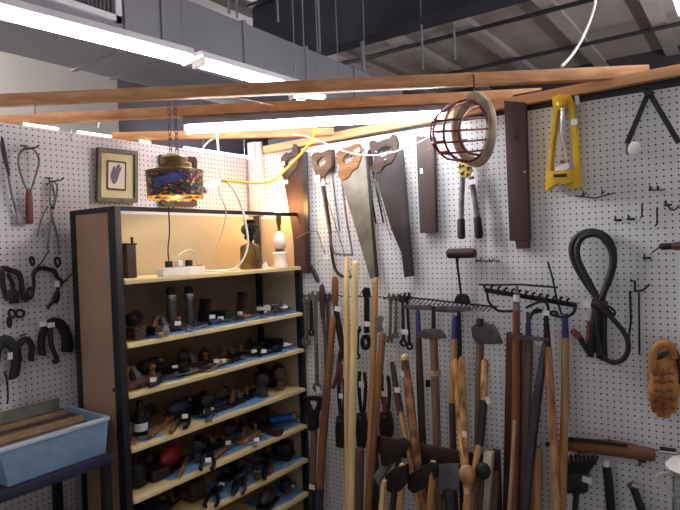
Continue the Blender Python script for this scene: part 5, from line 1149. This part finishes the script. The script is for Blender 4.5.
# fifth shelf
put('can', 136, .30, 4, 0, 1.15, 'black', 'large black can with grey spout at the left of the fifth shelf')
put('sander', 171, .27, 4, 2.0, 1.0, 'red', 'red power tool with a silver knob on the fifth shelf')
put('hammer', 184, .34, 4, 2.3, .75, 'orange', 'hammer with an orange tipped handle right of the red tool')
put('box', 154, .30, 4, H, (.09, .11, .05), 'leather', 'dark box between the black can and the red tool')
put('drill', 200, .28, 4, 2.3, .85, 'paint', 'black drill on the fifth shelf, right of the red tool', (-.02, 0, .06))
put('knife', 226, .34, 4, 1.9, .95, 'rust', 'brown handled knife in the middle of the fifth shelf', (.03, 0, .03))
put('plane', 250, .31, 4, H+.3, .75, 'tan', 'tan wooden plane on the fifth shelf')
put('egg', 243, .22, 4, H, .7, 'iron', 'hand cranked drill behind the tan plane')
put('chisel', 272, .28, 4, 1.8, .85, 'black', 'black handled chisel on the right of the fifth shelf')
put('light', 286, .30, 4, 1.2, .95, 'blue', 'blue barrelled flashlight at the right end of the fifth shelf')
put('box', 272, .36, 4, H, (.05, .12, .035), 'dark', 'dark flat box at the front right of the fifth shelf')
# sixth shelf
put('box', 150, .28, 5, H, (.10, .16, .08), 'black', 'big black box at the left of the sixth shelf')
put('pliers', 214, .33, 5, 2.3, .9, 'black', 'black pliers at the left end of the sixth shelf cloth')
put('knife', 224, .27, 5, 2.2, .9, 'navy', 'navy handled knife on the sixth shelf')
put('chisel', 236, .33, 5, 2.3, .95, 'black', 'black handled chisel on the sixth shelf')
put('wrench', 248, .28, 5, 2.2, .8, 'steel', 'grey wrench on the sixth shelf')
put('chisel', 258, .32, 5, 2.3, .9, 'dark', 'dark brown handled chisel on the sixth shelf')
put('hammer', 271, .31, 5, 2.3, .85, 'brown', 'hammer with a brown handle at the right of the sixth shelf')
put('vise', 286, .29, 5, 2.0, .95, 'iron', 'dark iron vise at the right end of the sixth shelf')
# lowest
put('sander', 268, .33, 6, 1.9, .9, 'grey', 'grey power tool on the lowest visible shelf')
put('can', 286, .30, 6, 0, .8, 'navy', 'navy can at the right end of the lowest visible shelf')

# more of the dark tools lying close together
put('knife', 205, .34, 1, 1.6, .6, 'black', 'black handled knife beside the small bright wrench, second shelf')
put('chisel', 224, .30, 1, 2.1, .55, 'black', 'black handled chisel in front of the low green box')
put('wrench', 270, .37, 1, 1.8, .6, 'steel', 'grey wrench lying in front of the silver wire bundle')
put('chisel', 284, .37, 1, 1.5, .55, 'maroon', 'dark red handled chisel at the front right of the second shelf')
put('pliers', 160, .36, 2, 2.0, .8, 'iron', 'dark iron pliers on the short blue cloth, third shelf')
put('knife', 177, .37, 2, 1.4, .6, 'dark', 'dark brown knife in front of the flat black box')
put('drill', 184, .22, 2, 2.4, .75, 'iron', 'dark iron drill at the back of the third shelf')
put('can', 205, .21, 2, 0, .7, 'dark', 'small dark can at the back of the third shelf')
put('plane', 233, .25, 2, H, .7, 'black', 'black hand plane behind the tan chisel on the third shelf')
put('egg', 252, .22, 2, H, .7, 'black', 'black hand cranked drill at the back of the third shelf')
put('wrench', 270, .36, 2, 1.6, .6, 'black', 'black wrench at the front right of the third shelf')
put('drill', 150, .24, 3, 2.2, .8, 'iron', 'dark iron drill behind the labelled bottle')
put('knife', 175, .36, 3, 2.3, .85, 'brown', 'brown handled knife at the front left of the fourth shelf')
put('box', 200, .22, 3, H, (.07, .13, .06), 'paint', 'black box at the back middle of the fourth shelf')
put('wrench', 213, .37, 3, 2.2, .75, 'steel', 'grey wrench in front of the tagged black drill')
put('plane', 240, .31, 3, H+.2, .75, 'black', 'black hand plane on the right cloth of the fourth shelf')
put('pliers', 248, .24, 3, 1.6, .8, 'black', 'black pliers at the back right of the fourth shelf')
put('vise', 272, .19, 3, 2.0, .9, 'iron', 'dark vise behind the two drills on the fourth shelf')
put('plane', 214, .25, 4, H, .8, 'black', 'black hand plane on the fifth shelf behind the brown knife')
put('pliers', 210, .36, 4, 2.3, .9, 'black', 'black pliers at the front of the fifth shelf')
put('drill', 230, .23, 4, 2.3, .85, 'iron', 'dark iron drill at the back middle of the fifth shelf')
put('vise', 262, .21, 4, 2.0, .9, 'leather', 'dark brown vise at the back right of the fifth shelf')
put('wrench', 259, .37, 4, 2.1, .75, 'bright', 'bright wrench in front of the tan plane')
put('can', 150, .20, 4, 0, .9, 'dark', 'dark can behind the dark box on the fifth shelf')
put('sander', 230, .22, 5, 1.9, .9, 'black', 'black power tool at the back of the sixth shelf')
put('drill', 252, .22, 5, 2.2, .9, 'dark', 'dark brown drill at the back of the sixth shelf')
put('pliers', 242, .36, 5, 2.2, .85, 'dark', 'dark handled pliers at the front of the sixth shelf')
put('hammer', 265, .35, 5, 2.3, .8, 'black', 'black hammer at the front right of the sixth shelf')
put('plane', 278, .20, 5, H, .9, 'iron', 'iron hand plane behind the vise on the sixth shelf')
put('box', 190, .24, 5, H, (.09, .14, .09), 'dark', 'dark brown box left of the sixth shelf cloth')
put('egg', 172, .30, 5, 2.0, .9, 'iron', 'dark hand cranked drill between the boxes of the sixth shelf')
put('hammer', 295, .30, 6, 1.9, .8, 'brown', 'brown hammer on the lowest visible shelf')
finish()
